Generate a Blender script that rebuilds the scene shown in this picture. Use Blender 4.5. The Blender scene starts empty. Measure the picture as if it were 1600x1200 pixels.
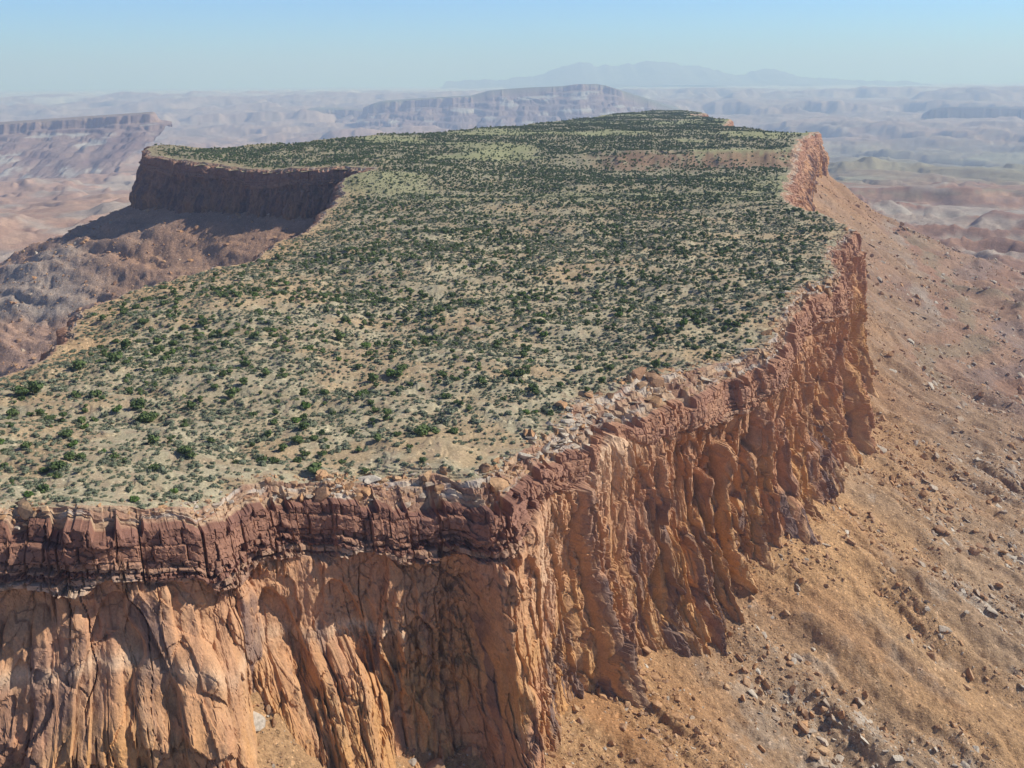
import bpy, math, random
import numpy as np
random.seed(7); RNG = np.random.default_rng(11)
SC = bpy.context.scene; COL = SC.collection
R = math.radians

# ------------------------------------------------------------------ camera, sky, sun, exposure
FPX = 1556.0; CAMZ = 90.0
PITCH = math.atan((600-132)/FPX); ROLL = R(0.43)
cd = bpy.data.cameras.new('camera'); cam = bpy.data.objects.new('camera', cd); COL.objects.link(cam)
cd.sensor_width = 36.0; cd.lens = 36.0*FPX/1600; cd.clip_start = 1.0; cd.clip_end = 250000.0
from mathutils import Matrix, Vector
cam.matrix_world = Matrix.Translation((0, 0, CAMZ)) @ Matrix.Rotation(R(90)-PITCH, 4, 'X') @ Matrix.Rotation(-ROLL, 4, 'Z')
SC.camera = cam
SUN_EL, SUN_AZ = R(38), R(10)          # azimuth measured from +X towards +Y
world = bpy.data.worlds.new('World'); SC.world = world; world.use_nodes = True
wn = world.node_tree.nodes; wl = world.node_tree.links; wn.clear()
wo = wn.new('ShaderNodeOutputWorld'); bg = wn.new('ShaderNodeBackground'); sky = wn.new('ShaderNodeTexSky')
sky.sky_type = 'NISHITA'; sky.sun_disc = False; sky.sun_elevation = SUN_EL; sky.sun_rotation = R(90)-SUN_AZ
sky.altitude = 1800; sky.air_density = 1.0; sky.dust_density = 0.3; sky.ozone_density = 3.0
bg.inputs['Strength'].default_value = 0.052
tint = wn.new('ShaderNodeMix'); tint.data_type = 'RGBA'; tint.blend_type = 'MULTIPLY'; tint.inputs[0].default_value = 1.0
tint.inputs[7].default_value = (.35, .87, 1.66, 1)
tc = wn.new('ShaderNodeTexCoord'); sx_ = wn.new('ShaderNodeSeparateXYZ'); wl.new(tc.outputs['Generated'], sx_.inputs[0])
mr = wn.new('ShaderNodeMapRange'); mr.inputs['From Min'].default_value = 0.0; mr.inputs['From Max'].default_value = .35; mr.inputs['To Min'].default_value = 2.8; mr.inputs['To Max'].default_value = .6
wl.new(sx_.outputs[2], mr.inputs['Value']); sk2 = wn.new('ShaderNodeVectorMath'); sk2.operation = 'SCALE'; wl.new(sky.outputs[0], sk2.inputs[0]); wl.new(mr.outputs[0], sk2.inputs['Scale'])
wl.new(sk2.outputs[0], tint.inputs[6]); wl.new(tint.outputs[2], bg.inputs['Color']); wl.new(bg.outputs[0], wo.inputs['Surface'])
sd = bpy.data.lights.new('sun', 'SUN'); sun = bpy.data.objects.new('sun', sd); COL.objects.link(sun)
sd.energy = 5.0; sd.angle = R(0.5); sd.color = (1.0, 0.965, 0.925)
sv = Vector((math.cos(SUN_EL)*math.cos(SUN_AZ), math.cos(SUN_EL)*math.sin(SUN_AZ), math.sin(SUN_EL)))
sun.rotation_euler = sv.to_track_quat('Z', 'Y').to_euler(); sun.location = sv*3000
vs = SC.view_settings; vs.view_transform = 'Standard'; vs.look = 'None'; vs.exposure = 0.25; vs.gamma = 1.0
SC.render.engine = 'CYCLES'
SC.cycles.max_bounces = 4; SC.cycles.diffuse_bounces = 2; SC.cycles.volume_bounces = 1; SC.cycles.transparent_max_bounces = 4
HAZE_DENSITY = 0.000082

# ------------------------------------------------------------------ helpers: noise, projection, meshes
_T = np.random.default_rng(3).random((512, 512)).astype(np.float32)
def vn(x, y):
    x = np.asarray(x, np.float32); y = np.asarray(y, np.float32); x, y = np.broadcast_arrays(x, y)
    xi = np.floor(x); yi = np.floor(y); fx = x-xi; fy = y-yi
    xi = xi.astype(np.int64) & 511; yi = yi.astype(np.int64) & 511
    fx = fx*fx*fx*(fx*(fx*6-15)+10); fy = fy*fy*fy*(fy*(fy*6-15)+10)
    x1 = (xi+1) & 511; y1 = (yi+1) & 511
    a = _T[xi, yi]; b = _T[x1, yi]; c = _T[xi, y1]; d = _T[x1, y1]
    return (a+(b-a)*fx)*(1-fy)+(c+(d-c)*fx)*fy
def fbm(x, y, o=5, g=0.5, seed=0.0):        # about -1..1
    s = 0; a = 1.0; t = 0.0; x = np.asarray(x, np.float32)+np.float32(seed*17.3); y = np.asarray(y, np.float32)+np.float32(seed*31.7)
    for i in range(o):
        s = s+a*(vn(x, y)*2-1); t += a; a *= g
        x, y = x*1.63+y*1.21+11.7, y*1.63-x*1.21+5.1
    return s/t*1.6
def ridged(x, y, o=4, seed=0.0):            # 0..1, ridges near 1
    s = 0; a = 1.0; t = 0.0; x = np.asarray(x, np.float32)+np.float32(seed*17.3); y = np.asarray(y, np.float32)+np.float32(seed*31.7)
    for i in range(o):
        s = s+a*(1-np.abs(vn(x, y)*2-1)*1.6).clip(0, 1); t += a; a *= .5
        x, y = x*1.63+y*1.21+11.7, y*1.63-x*1.21+5.1
    return s/t
def worley(x, y, jit=.85, seed=0):
    x = np.asarray(x, np.float32); y = np.asarray(y, np.float32); x, y = np.broadcast_arrays(x, y)
    xi = np.floor(x).astype(np.int32); yi = np.floor(y).astype(np.int32)
    f1 = np.full(x.shape, 9., np.float32); f2 = f1.copy(); h = np.zeros(x.shape, np.float32); rx = h.copy(); ry = h.copy()
    for a in (-1, 0, 1):
        for b in (-1, 0, 1):
            i = xi+a; j = yi+b
            i5 = (i*73+j*37+seed) & 511; j5 = (i*31+j*151+seed*3) & 511
            r1 = _T[i5, j5]; r2 = _T[j5, (i5+77) & 511]; dx = i+.5+(r1-.5)*jit-x; dy = j+.5+(r2-.5)*jit-y
            d = np.sqrt(dx*dx+dy*dy); m = d < f1
            f2 = np.where(m, f1, np.minimum(f2, d)); h = np.where(m, _T[(i5+200) & 511, (j5+99) & 511], h)
            rx = np.where(m, dx, rx); ry = np.where(m, dy, ry); f1 = np.where(m, d, f1)
    return f1, f2, h, rx, ry
def ss(a, b, x):
    t = np.clip((np.asarray(x)-a)/(b-a), 0, 1); return t*t*(3-2*t)
def hsh(i, j=0):
    i = np.asarray(i).astype(np.int64); j = np.asarray(j).astype(np.int64)
    return _T[(i*73+j*37+19) & 511, (i*31+j*151+7) & 511]
def mix(a, b, t):
    t = np.asarray(t)[..., None]; return a*(1-t)+b*t
def C3(*c): return np.array(c, np.float32)
def unp(px, py, z=0.0):
    u = (px-800)/FPX; v = -(py-600)/FPX; c, s = math.cos(ROLL), math.sin(ROLL)
    U = u*c+v*s; V = -u*s+v*c
    d = (U, math.cos(PITCH)+V*math.sin(PITCH), -math.sin(PITCH)+V*math.cos(PITCH))
    t = (z-CAMZ)/d[2]; return d[0]*t, d[1]*t
def proj(x, y, z):
    x = np.asarray(x, float); y = np.asarray(y, float); dz = np.asarray(z, float)-CAMZ
    f = y*math.cos(PITCH)-dz*math.sin(PITCH); U = x/f; V = (y*math.sin(PITCH)+dz*math.cos(PITCH))/f
    c, s = math.cos(ROLL), math.sin(ROLL)
    u = U*c-V*s; v = U*s+V*c
    return 800+u*FPX, 600-v*FPX, f

def build_mesh(name, co, quads, mats, col=None, flat=False):
    me = bpy.data.meshes.new(name); co = np.ascontiguousarray(co, np.float32); quads = np.ascontiguousarray(quads, np.int32)
    k = quads.shape[1]; n = len(quads)
    me.vertices.add(len(co)); me.vertices.foreach_set('co', co.ravel())
    me.loops.add(n*k); me.loops.foreach_set('vertex_index', quads.ravel())
    me.polygons.add(n); me.polygons.foreach_set('loop_start', np.arange(0, n*k, k, dtype=np.int32))
    me.update(calc_edges=True)
    if flat: me.polygons.foreach_set('use_smooth', np.zeros(n, bool))
    else: me.polygons.foreach_set('use_smooth', np.ones(n, bool))
    if col is not None:
        a = me.attributes.new('rock_col', 'FLOAT_COLOR', 'POINT')
        c = np.ones((len(co), 4), np.float32); c[:, :3] = col; a.data.foreach_set('color', c.ravel())
    for m in (mats if isinstance(mats, (list, tuple)) else [mats]): me.materials.append(m)
    return me
def link(name, me, **props):
    o = bpy.data.objects.new(name, me); COL.objects.link(o)
    for k, v in props.items(): o[k] = v
    return o
def grid_quads(nr, nc, mask=None):          # rows x cols, vertex id = r*nc+c ; mask on quads (nr-1,nc-1)
    r, c = np.meshgrid(np.arange(nr-1), np.arange(nc-1), indexing='ij'); a = r*nc+c
    q = np.stack([a, a+1, a+nc+1, a+nc], -1)
    return q[mask] if mask is not None else q.reshape(-1, 4)
def compact(co, q, col):
    used = np.zeros(len(co), bool); used[q.ravel()] = True
    idx = np.cumsum(used)-1
    return co[used], idx[q], col[used]

# ------------------------------------------------------------------ materials
def terrain_material(name, detail=((1.2, .25), (0.25, .2)), bump=((2.0, .25),), rough=.95, zstretch=1.0):
    m = bpy.data.materials.new(name); m.use_nodes = True; nt = m.node_tree; N = nt.nodes; L = nt.links
    b = N['Principled BSDF']; b.inputs['Roughness'].default_value = rough
    b.inputs['Specular IOR Level'].default_value = .15
    at = N.new('ShaderNodeAttribute'); at.attribute_name = 'rock_col'
    geo = N.new('ShaderNodeNewGeometry'); mp = N.new('ShaderNodeMapping'); L.new(geo.outputs['Position'], mp.inputs[0])
    mp.inputs['Scale'].default_value = (1, 1, zstretch)
    cur = at.outputs['Color']
    for i, (sc, amt) in enumerate(detail):
        t = N.new('ShaderNodeTexNoise'); t.inputs['Scale'].default_value = sc; t.inputs['Detail'].default_value = 6; t.inputs['Roughness'].default_value = .65
        L.new(mp.outputs[0], t.inputs['Vector'])
        r = N.new('ShaderNodeMapRange'); r.inputs['From Min'].default_value = .3; r.inputs['From Max'].default_value = .7
        r.inputs['To Min'].default_value = 1-amt; r.inputs['To Max'].default_value = 1+amt; L.new(t.outputs['Fac'], r.inputs['Value'])
        v = N.new('ShaderNodeVectorMath'); v.operation = 'SCALE'; L.new(cur, v.inputs[0]); L.new(r.outputs[0], v.inputs['Scale']); cur = v.outputs[0]
    L.new(cur, b.inputs['Base Color'])
    prev = None
    for sc, dist in bump:
        t = N.new('ShaderNodeTexNoise'); t.inputs['Scale'].default_value = sc; t.inputs['Detail'].default_value = 7; t.inputs['Roughness'].default_value = .65
        L.new(mp.outputs[0], t.inputs['Vector'])
        bm = N.new('ShaderNodeBump'); bm.inputs['Strength'].default_value = 1; bm.inputs['Distance'].default_value = dist
        L.new(t.outputs['Fac'], bm.inputs['Height'])
        if prev: L.new(prev, bm.inputs['Normal'])
        prev = bm.outputs[0]
    if prev: L.new(prev, b.inputs['Normal'])
    return m
def leaf_material(name, c1, c2):
    m = bpy.data.materials.new(name); m.use_nodes = True; nt = m.node_tree; N = nt.nodes; L = nt.links
    b = N['Principled BSDF']; b.inputs['Roughness'].default_value = .8; b.inputs['Specular IOR Level'].default_value = .2
    oi = N.new('ShaderNodeObjectInfo'); geo = N.new('ShaderNodeNewGeometry')
    t = N.new('ShaderNodeTexNoise'); t.inputs['Scale'].default_value = 1.7; t.inputs['Detail'].default_value = 4; L.new(geo.outputs['Position'], t.inputs['Vector'])
    ad = N.new('ShaderNodeMath'); ad.operation = 'MULTIPLY_ADD'; ad.inputs[1].default_value = .65; ad.inputs[2].default_value = .0; L.new(oi.outputs['Random'], ad.inputs[0])
    a2 = N.new('ShaderNodeMath'); a2.operation = 'MULTIPLY_ADD'; a2.inputs[1].default_value = .7; L.new(t.outputs['Fac'], a2.inputs[0]); L.new(ad.outputs[0], a2.inputs[2])
    mx = N.new('ShaderNodeMix'); mx.data_type = 'RGBA'; mx.inputs[6].default_value = (*c1, 1); mx.inputs[7].default_value = (*c2, 1)
    L.new(a2.outputs[0], mx.inputs[0]); L.new(mx.outputs[2], b.inputs['Base Color'])
    return m
def rock_material(name, cols):
    m = bpy.data.materials.new(name); m.use_nodes = True; nt = m.node_tree; N = nt.nodes; L = nt.links
    b = N['Principled BSDF']; b.inputs['Roughness'].default_value = .9; b.inputs['Specular IOR Level'].default_value = .15
    oi = N.new('ShaderNodeObjectInfo'); rp = N.new('ShaderNodeValToRGB'); L.new(oi.outputs['Random'], rp.inputs[0])
    e = rp.color_ramp.elements; e[0].color = (*cols[0], 1); e[1].color = (*cols[-1], 1)
    for i, c in enumerate(cols[1:-1]):
        k = e.new((i+1)/(len(cols)-1)); k.color = (*c, 1)
    t = N.new('ShaderNodeTexNoise'); t.inputs['Scale'].default_value = 1.5; t.inputs['Detail'].default_value = 6
    geo = N.new('ShaderNodeNewGeometry'); L.new(geo.outputs['Position'], t.inputs['Vector'])
    r = N.new('ShaderNodeMapRange'); r.inputs['From Min'].default_value = .3; r.inputs['From Max'].default_value = .7; r.inputs['To Min'].default_value = .75; r.inputs['To Max'].default_value = 1.25
    L.new(t.outputs['Fac'], r.inputs['Value'])
    v = N.new('ShaderNodeVectorMath'); v.operation = 'SCALE'; L.new(rp.outputs[0], v.inputs[0]); L.new(r.outputs[0], v.inputs['Scale']); L.new(v.outputs[0], b.inputs['Base Color'])
    bm = N.new('ShaderNodeBump'); bm.inputs['Distance'].default_value = .15; L.new(t.outputs['Fac'], bm.inputs['Height']); L.new(bm.outputs[0], b.inputs['Normal'])
    return m
M_CLIFF = terrain_material('cliff_sandstone', ((2.2, .22), (.35, .16)), ((1.1, .22), (4.0, .08)), zstretch=.8)
M_TOP = terrain_material('slickrock_and_sand', ((1.6, .30), (.22, .14)), ((2.5, .22),))
M_TALUS = terrain_material('talus_debris', ((1.1, .30), (.12, .16), (.022, .10)), ((1.6, .6), (.3, 1.4)))
def add_stones(m, scale, dens):
    nt = m.node_tree; N = nt.nodes; L = nt.links; b = N['Principled BSDF']; src = b.inputs['Base Color'].links[0].from_socket
    geo = N.new('ShaderNodeNewGeometry'); v = N.new('ShaderNodeTexVoronoi'); v.inputs['Scale'].default_value = scale; v.inputs['Randomness'].default_value = 1; L.new(geo.outputs['Position'], v.inputs['Vector'])
    sep = N.new('ShaderNodeSeparateColor'); L.new(v.outputs['Color'], sep.inputs[0])
    n = N.new('ShaderNodeTexNoise'); n.inputs['Scale'].default_value = .07; L.new(geo.outputs['Position'], n.inputs['Vector'])
    g = N.new('ShaderNodeMath'); g.operation = 'MULTIPLY_ADD'; g.inputs[1].default_value = .8; g.inputs[2].default_value = dens-.4; L.new(n.outputs['Fac'], g.inputs[0])
    lt = N.new('ShaderNodeMath'); lt.operation = 'LESS_THAN'; L.new(sep.outputs[0], lt.inputs[0]); L.new(g.outputs[0], lt.inputs[1])
    sz = N.new('ShaderNodeMath'); sz.operation = 'LESS_THAN'; L.new(v.outputs['Distance'], sz.inputs[0]); sz.inputs[1].default_value = .36
    f = N.new('ShaderNodeMath'); f.operation = 'MULTIPLY'; L.new(lt.outputs[0], f.inputs[0]); L.new(sz.outputs[0], f.inputs[1])
    rp = N.new('ShaderNodeMapRange'); rp.inputs['To Min'].default_value = .55; rp.inputs['To Max'].default_value = 1.65; L.new(sep.outputs[1], rp.inputs['Value'])
    sc = N.new('ShaderNodeVectorMath'); sc.operation = 'SCALE'; L.new(src, sc.inputs[0]); L.new(rp.outputs[0], sc.inputs['Scale'])
    mx = N.new('ShaderNodeMix'); mx.data_type = 'RGBA'; L.new(f.outputs[0], mx.inputs[0]); L.new(src, mx.inputs[6]); L.new(sc.outputs[0], mx.inputs[7]); L.new(mx.outputs[2], b.inputs['Base Color'])
add_stones(M_TALUS, 1.3, .55); add_stones(M_TALUS, .55, .38); add_stones(M_TOP, 1.1, .38)
M_FAR = terrain_material('far_desert_rock', ((.02, .12),), ((.03, 9.0),))

# ------------------------------------------------------------------ rim of the mesa (plan outline)
# (pixel x, pixel y, rim height, height of the cliff foot, width of the ledge slope, its drop)
RIM = [(-120,800,7,-35,2,1),(0,800,6.5,-35,2,1.5),(80,801,5.5,-35,2,1),(166,797,4.5,-35,2,1),(245,800,3.5,-36,2,1),(312,792,2.5,-38,3,2),(345,775,1.5,-42,5,4),
 (400,757,0.7,-47,4,3),(470,755,0,-52,3,2),(550,748,0,-58,3,2),(605,736,0,-62,6,3),(655,722,0,-68,9,4),(705,724,0,-73,9,4),(748,738,0,-79,7,4),
 (778,722,0,-80,4,3),(812,690,0,-79,4,3),(850,668,0,-73,4,3),(880,655,0,-71,5,4),(905,618,0,-70,10,5),(990,580,0,-69,13,5.5),(1040,571,0,-69,10,5),(1080,566,0,-68,7,5),
 (1150,545,0,-66,5,3),(1198,534,0,-64,3,2),(1208,500,0,-64,4,3),(1235,474,0,-67,4,3),(1264,450,0,-70,5,3),(1292,428,0,-76,3,2),(1298,388,0,-86,3,2),(1308,368,0,-96,2,1),
 (1328,361,0,-96,2,1),(1330,352,0,-85,3,2),(1285,336,0,-65,5,3),(1237,322,0,-50,4,2),(1222,305,0,-45,4,2),(1225,289,0,-42,4,2),(1232,270,2,-30,5,2),(1240,238,9,-22,8,4),
 (1245,224,13,-20,4,2),(1268,211,18,-22,3,2),(1279,208.5,19,-30,3,2),(1250,206,22,-40,3,2),(1180,203,22,-60,3,2),(1130,200,22,-60,3,2),(1138,187.5,22,-50,3,2),(1100,184,22,-60,3,2),
 (1072,180.5,22,-60,3,2),(1105,177.5,22,-60,3,2),(1060,173.8,22,-80,3,2),(980,177,22,-90,3,2),(930,184,22,-90,3,2),(800,197,22,-90,3,2),(600,212,22,-80,3,2),(450,228,18,-70,3,2),
 (300,248,8,-60,3,2),(232,257,0,-34,2,1),(243,266,0,-34,2,1),(300,270,1,-33,2,1),(350,272,1,-32,3,2),(400,270,4,-31,2,1),(470,266,9,-31,2,1),(540,262,12,-31,2,1),(590,263,12,-31,5,3),(545,280,9,-33,4,2),(520,308,4,-36,4,2),(502,342,1,-48,4,2),
 (455,372,0,-50,4,2),(400,398,0,-50,4,2),(330,410,0,-52,4,2),(280,428,0,-54,5,3),(225,450,0,-56,5,3),(180,464,0,-56,5,3),(130,484,0,-58,4,2),(112,508,0,-58,2,1),(92,538,0,-58,3,2),
 (45,566,0,-60,4,2),(-10,584,0,-60,4,2),(-110,640,0,-60,4,2),(-230,720,0,-60,3,2)]
ctrl = np.array([[*unp(a, b, z), z, zb, w, dr] for a, b, z, zb, w, dr in RIM])
_sg = np.r_[0, np.cumsum(np.hypot(*np.diff(np.vstack([ctrl, ctrl[:1]])[:, :2], axis=0).T))]
PER = _sg[-1]
CR = np.vstack([ctrl, ctrl[:1]])
def rimraw(s): return np.stack([np.interp(s % PER, _sg, CR[:, k]) for k in range(6)], -1)
s1 = np.arange(0, PER, 1.0); n1 = len(s1); A1 = rimraw(s1)
def gsm(a, sig):                       # circular gaussian smoothing on the 1 m samples
    n = len(a); f = np.fft.rfftfreq(n); return np.fft.irfft(np.fft.rfft(a, axis=0)*np.exp(-2*(np.pi*f*sig)**2)[:, None], n, axis=0)
P1 = gsm(A1[:, :2], 3.0); G1 = gsm(A1[:, 2:], 10.0)
Pn = gsm(A1[:, :2], 24.0); T1 = np.roll(Pn, -1, 0)-np.roll(Pn, 1, 0); T1 /= np.linalg.norm(T1, axis=1)[:, None]
N1 = np.stack([T1[:, 1], -T1[:, 0]], -1)
D1 = np.hypot(P1[:, 0], P1[:, 1])
rough = fbm(s1/26, 3.3, 4, .55)*2.6+fbm(s1/7, 8.8, 3)*.7
P1 = P1+N1*(rough*ss(100, 400, D1)[:]*1.0+rough*.55)[:, None]
def rim_at(s):
    s = s % PER; i = np.append(s1, PER)
    W = lambda a: np.interp(s, i, np.append(a, a[0]))
    n = np.stack([W(N1[:, 0]), W(N1[:, 1])], -1); n /= np.linalg.norm(n, axis=1)[:, None]
    return np.stack([W(P1[:, 0]), W(P1[:, 1])], -1), n, W(G1[:, 0]), W(G1[:, 1]), W(G1[:, 2]), W(G1[:, 3])
def s_of(px, py, z=0.0):
    x, y = unp(px, py, z); return float(s1[np.argmin((P1[:, 0]-x)**2+(P1[:, 1]-y)**2)])

# signed distance to the rim on a coarse grid (positive outside) with the foot height of the nearest rim point
GX0, GX1, GY0, GY1, GS = -1500., 1500., -260., 3500., 8.0
gx = np.arange(GX0, GX1+1, GS); gy = np.arange(GY0, GY1+1, GS)
sub = []; acc = 0.0
for i in range(n1):
    acc -= 1.0
    if acc <= 0: sub.append(i); acc = 3.0 if D1[i] < 700 else 9.0
Q = P1[sub].astype(np.float32); QG = G1[sub, 1].astype(np.float32)
XX, YY = np.meshgrid(gx, gy, indexing='ij'); px_ = XX.ravel().astype(np.float32); py_ = YY.ravel().astype(np.float32)
Qn = np.roll(Q, -1, 0); e = Qn-Q; el = (e**2).sum(1)
sdf = np.empty(len(px_), np.float32); zbg = np.empty(len(px_), np.float32)
for k in range(0, len(px_), 4000):
    X = px_[k:k+4000, None]; Y = py_[k:k+4000, None]
    t = np.clip(((X-Q[:, 0])*e[:, 0]+(Y-Q[:, 1])*e[:, 1])/el, 0, 1)
    d2 = (X-Q[:, 0]-t*e[:, 0])**2+(Y-Q[:, 1]-t*e[:, 1])**2
    j = d2.argmin(1); d = np.sqrt(d2[np.arange(len(j)), j])
    w = 1/(d2+400.)**1.5; zbg[k:k+4000] = (w*QG).sum(1)/w.sum(1)
    c = ((Q[:, 1] > Y) != (Qn[:, 1] > Y)) & (X < (Qn[:, 0]-Q[:, 0])*(Y-Q[:, 1])/(Qn[:, 1]-Q[:, 1]+1e-9)+Q[:, 0])
    sdf[k:k+4000] = np.where(c.sum(1) % 2 == 1, -d, d)
SDFG = sdf.reshape(XX.shape); ZBG = zbg.reshape(XX.shape)
def bil(G, x, y):
    x = np.asarray(x, np.float64); y = np.asarray(y, np.float64)
    xc = np.clip(x, GX0, GX1-GS-.1); yc = np.clip(y, GY0, GY1-GS-.1)
    a = (xc-GX0)/GS; b = (yc-GY0)/GS; i = a.astype(int); j = b.astype(int); i = np.minimum(i, G.shape[0]-2); j = np.minimum(j, G.shape[1]-2); a = a-i; b = b-j
    v = (G[i, j]*(1-a)+G[i+1, j]*a)*(1-b)+(G[i, j+1]*(1-a)+G[i+1, j+1]*a)*b
    return v, np.hypot(x-xc, y-yc)
def SDF(x, y):
    v, o = bil(SDFG, x, y); return v+o
def ZB(x, y): return bil(ZBG, x, y)[0]

# ------------------------------------------------------------------ height functions
def top_z(x, y):
    x = np.asarray(x, float); y = np.asarray(y, float)
    wob = fbm(x/90, y/300, 4, .6, seed=2)*34
    ex_ = y+wob-.10*x; right = ss(1150, 1500, ex_)*9-ss(1150, 1160, ex_)*0+ss(1088, 1140, ex_+fbm(x/14, y/20, 4, seed=3)*9)*7+ss(1150, 1160, ex_+fbm(x/18, y/30, 4, seed=4)*10)*3.5+ss(1128, 1133, ex_+fbm(x/11, y/30, 3, seed=8)*7)*3.5+ss(900, 1080, y)*1.0
    left = ss(900, 1330, y+wob-.35*(x+150))*22
    base = left+(right-left)*ss(0, 130, x)+11.5*np.exp(-(((x+135)/95)**2+((y-985)/120)**2)**1.5)*(1-ss(0, 1, 0*x))+6.5*ss(-45, -112, x)*(1-ss(225, 300, y))
    n = fbm(x/95, y/70, 4, seed=5)*3.2
    st = 1.0; q = n/st; f = np.floor(q); n2 = (f+ss(.55, 1.0, q-f))*st
    far = ss(500, 1200, np.hypot(x, y))
    m_ = fbm(x/24+fbm(x/9, y/9, 2, seed=6)*.25, y/15, 4, .55, seed=7)*1.3; q = m_/.42; f = np.floor(q); n2 = n2+(f+ss(.82, 1.0, q-f))*.42*(1-far)
    return base+n2*(1-.3*far)+fbm(x/45, y/45, 4, seed=10)*1.2+fbm(x/9, y/9, 4, seed=9)*.28-ss(-20, 0, SDF(x, y))*.6
def valley_z(x, y):
    D = np.hypot(x, y)
    wx = x+fbm(x/500, y/500, 3, seed=21)*160; wy = y+fbm(x/500, y/500, 3, seed=22)*160
    n = fbm(wx/620, wy/620, 5, seed=12)*62*(.5+.5*ss(2500, 5000, D))
    st = 22.; q = n/st; f = np.floor(q); n = n*.35+(f+ss(.60, .95, q-f))*st*.65
    n = n-ridged(wx/240, wy/240, 4, seed=14)*16*(1-.6*ss(4000, 8000, D))+fbm(x/60, y/60, 3, seed=15)*4
    z = -300+110*(1-ss(2500, 4300, D))-170*ss(4600, 7500, D)+n*(1-.5*(1-ss(900, 3000, D)))
    # canyon country on the horizon: a dissected rim rising in steps
    ang = np.arctan2(x, y); e = D*(1+.22*fbm(x/3200, y/3200, 5, .55, seed=31)+.05*ridged(x/700, y/700, 4, seed=32))
    lift = ss(11500, 12200, e)*110+ss(14500, 15000, e)*150+ss(19000, 20500, e)*160
    lift = lift*ss(-.95, .08, ang)+ss(19500, 25000, e)*400*(1-ss(-.95, .08, ang))
    z = z+lift*(1-.0*D)-ss(4000, 9000, D)*0
    # dark winding inner canyon on the right
    cy = 6400+np.sin(x/900.)*250+fbm(x/600, 1.5, 3)*160+1250
    z = z-(1-ss(130, 420, np.abs(y-cy+.25*(x-2500))))*100*ss(1500, 2100, x)*(1-ss(4600, 5600, x))
    return z
def ground_z(x, y):
    x = np.asarray(x, float); y = np.asarray(y, float)
    sd_ = SDF(x, y); s0 = np.maximum(sd_-9, 0); zb = ZB(x, y); D = np.hypot(x, y)
    lf = ss(-90, -190, x)*ss(250, 320, y)
    fl = 300-110*ss(380, 750, D); fl = fl*(1-lf)+(155+35*ss(1000, 2000, D))*lf; Hh = zb+fl
    sl = (.64+.24*ss(560, 900, D))*(1-lf)+.46*lf
    drop = Hh*(1-np.exp(-s0*sl/Hh))
    a = x*.83-y*.55; b = x*.55+y*.83              # a runs down the near right slope
    near = ss(2, 40, s0)*(1-ss(350, 700, s0))
    g = (fbm(b/11+fbm(a/40, b/40, 2)*.8, a/170, 4, seed=41)*2.8+fbm(x/26, y/26, 4, seed=42)*1.8)*near
    g = g+fbm(b/22, a/60, 4, seed=45)*4.5*near+fbm(x/3.2, y/3.2, 3, seed=43)*.6*(1-ss(300, 900, D))+fbm(x/13, y/13, 4, seed=46)*1.3*ss(300, 600, D)*(1-ss(1500, 2500, D))
    fw = ss(450, 800, D); rel = ss(150-70*fw, 600-230*fw, s0)
    # low ledges at the foot of the slope
    mid = ss(150, 240, s0)*(1-ss(500, 800, s0)); g = g+mid*(1-.6*lf)*(ridged(x/130, y/130, 4, seed=44)-.5)*30
    # debris bench below the front left wall
    bench = (1-ss(10, 60, np.hypot((x+72)/1.3, (y-186)*1.0)))*6
    return zb-drop+g+bench+(valley_z(x, y)+fl)*rel

# ------------------------------------------------------------------ base colours
ORANGE = C3(.47,.26,.115); TAN = C3(.47,.31,.185); PALE = C3(.425,.365,.24); REDR = C3(.36,.165,.10); PURP = C3(.25,.135,.105)
CREAM = C3(.60,.44,.31); WHITE = C3(.60,.54,.46); VARN = C3(.155,.11,.105); GREYT = C3(.37,.26,.17); TALO = C3(.47,.275,.135)
def top_col(x, y):
    n1 = fbm(x/38, y/30, 4, seed=51); n2 = fbm(x/7, y/7, 4, seed=52); n3 = fbm(x/2.2, y/2.2, 3, seed=53)
    c = mix(PALE[None], C3(.39,.315,.20)[None], ss(-.4, .5, n2))
    c = mix(c, C3(.44,.30,.17)[None], ss(.2, .75, n1+.35*n2)*.6)
    c = mix(c, C3(.36,.25,.17)[None], ss(.1, .6, n3)*.45)
    sdv = SDF(x, y)
    c = mix(c, C3(.50,.30,.15)[None], ss(-30, -8, sdv)*(x < -60)*(y > 300)*.6)
    D = np.hypot(x, y)
    c = mix(c, C3(.245,.23,.14)[None], ss(450, 1150, D)*.7)
    grass = ss(.1, .5, fbm(x/150, y/90, 3, seed=54))*ss(600, 1100, D)
    c = mix(c, C3(.29,.29,.14)[None], grass*.85)
    red = ss(1040, 1100, y-.1*x+fbm(x/90, y/300, 4, .6, seed=2)*34+n2*18)*(1-ss(1140, 1175, y-.10*x+fbm(x/90, y/300, 4, .6, seed=2)*34))*ss(60, 140, x)
    c = mix(c, C3(.25,.15,.095)[None], red*.85*ss(-.6, .1, n2+.2))
    return c
def talus_col(x, y, z):
    sd_ = SDF(x, y); a = x*.83-y*.55; b = x*.55+y*.83; D = np.hypot(x, y)
    n = fbm(b/14+fbm(a/50, b/50, 2), a/150, 4, seed=61); n2 = fbm(x/7, y/7, 4, seed=62); n3 = fbm(x/90, y/90, 4, seed=63)
    c = mix(TALO[None], C3(.42,.22,.10)[None], ss(-.2, .6, n))
    gr = ss(25, 130, sd_+n3*60+n*22)
    c = mix(c, GREYT[None], gr*.8)
    c = mix(c, WHITE[None]*.75, ss(.35, .8, n2)*.4*gr)
    c = mix(c, C3(.27,.165,.105)[None], ss(300, 800, D)*.6); c = mix(c, C3(.38,.235,.165)[None], ss(-100, -180, x)*.75)
    return c
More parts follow.
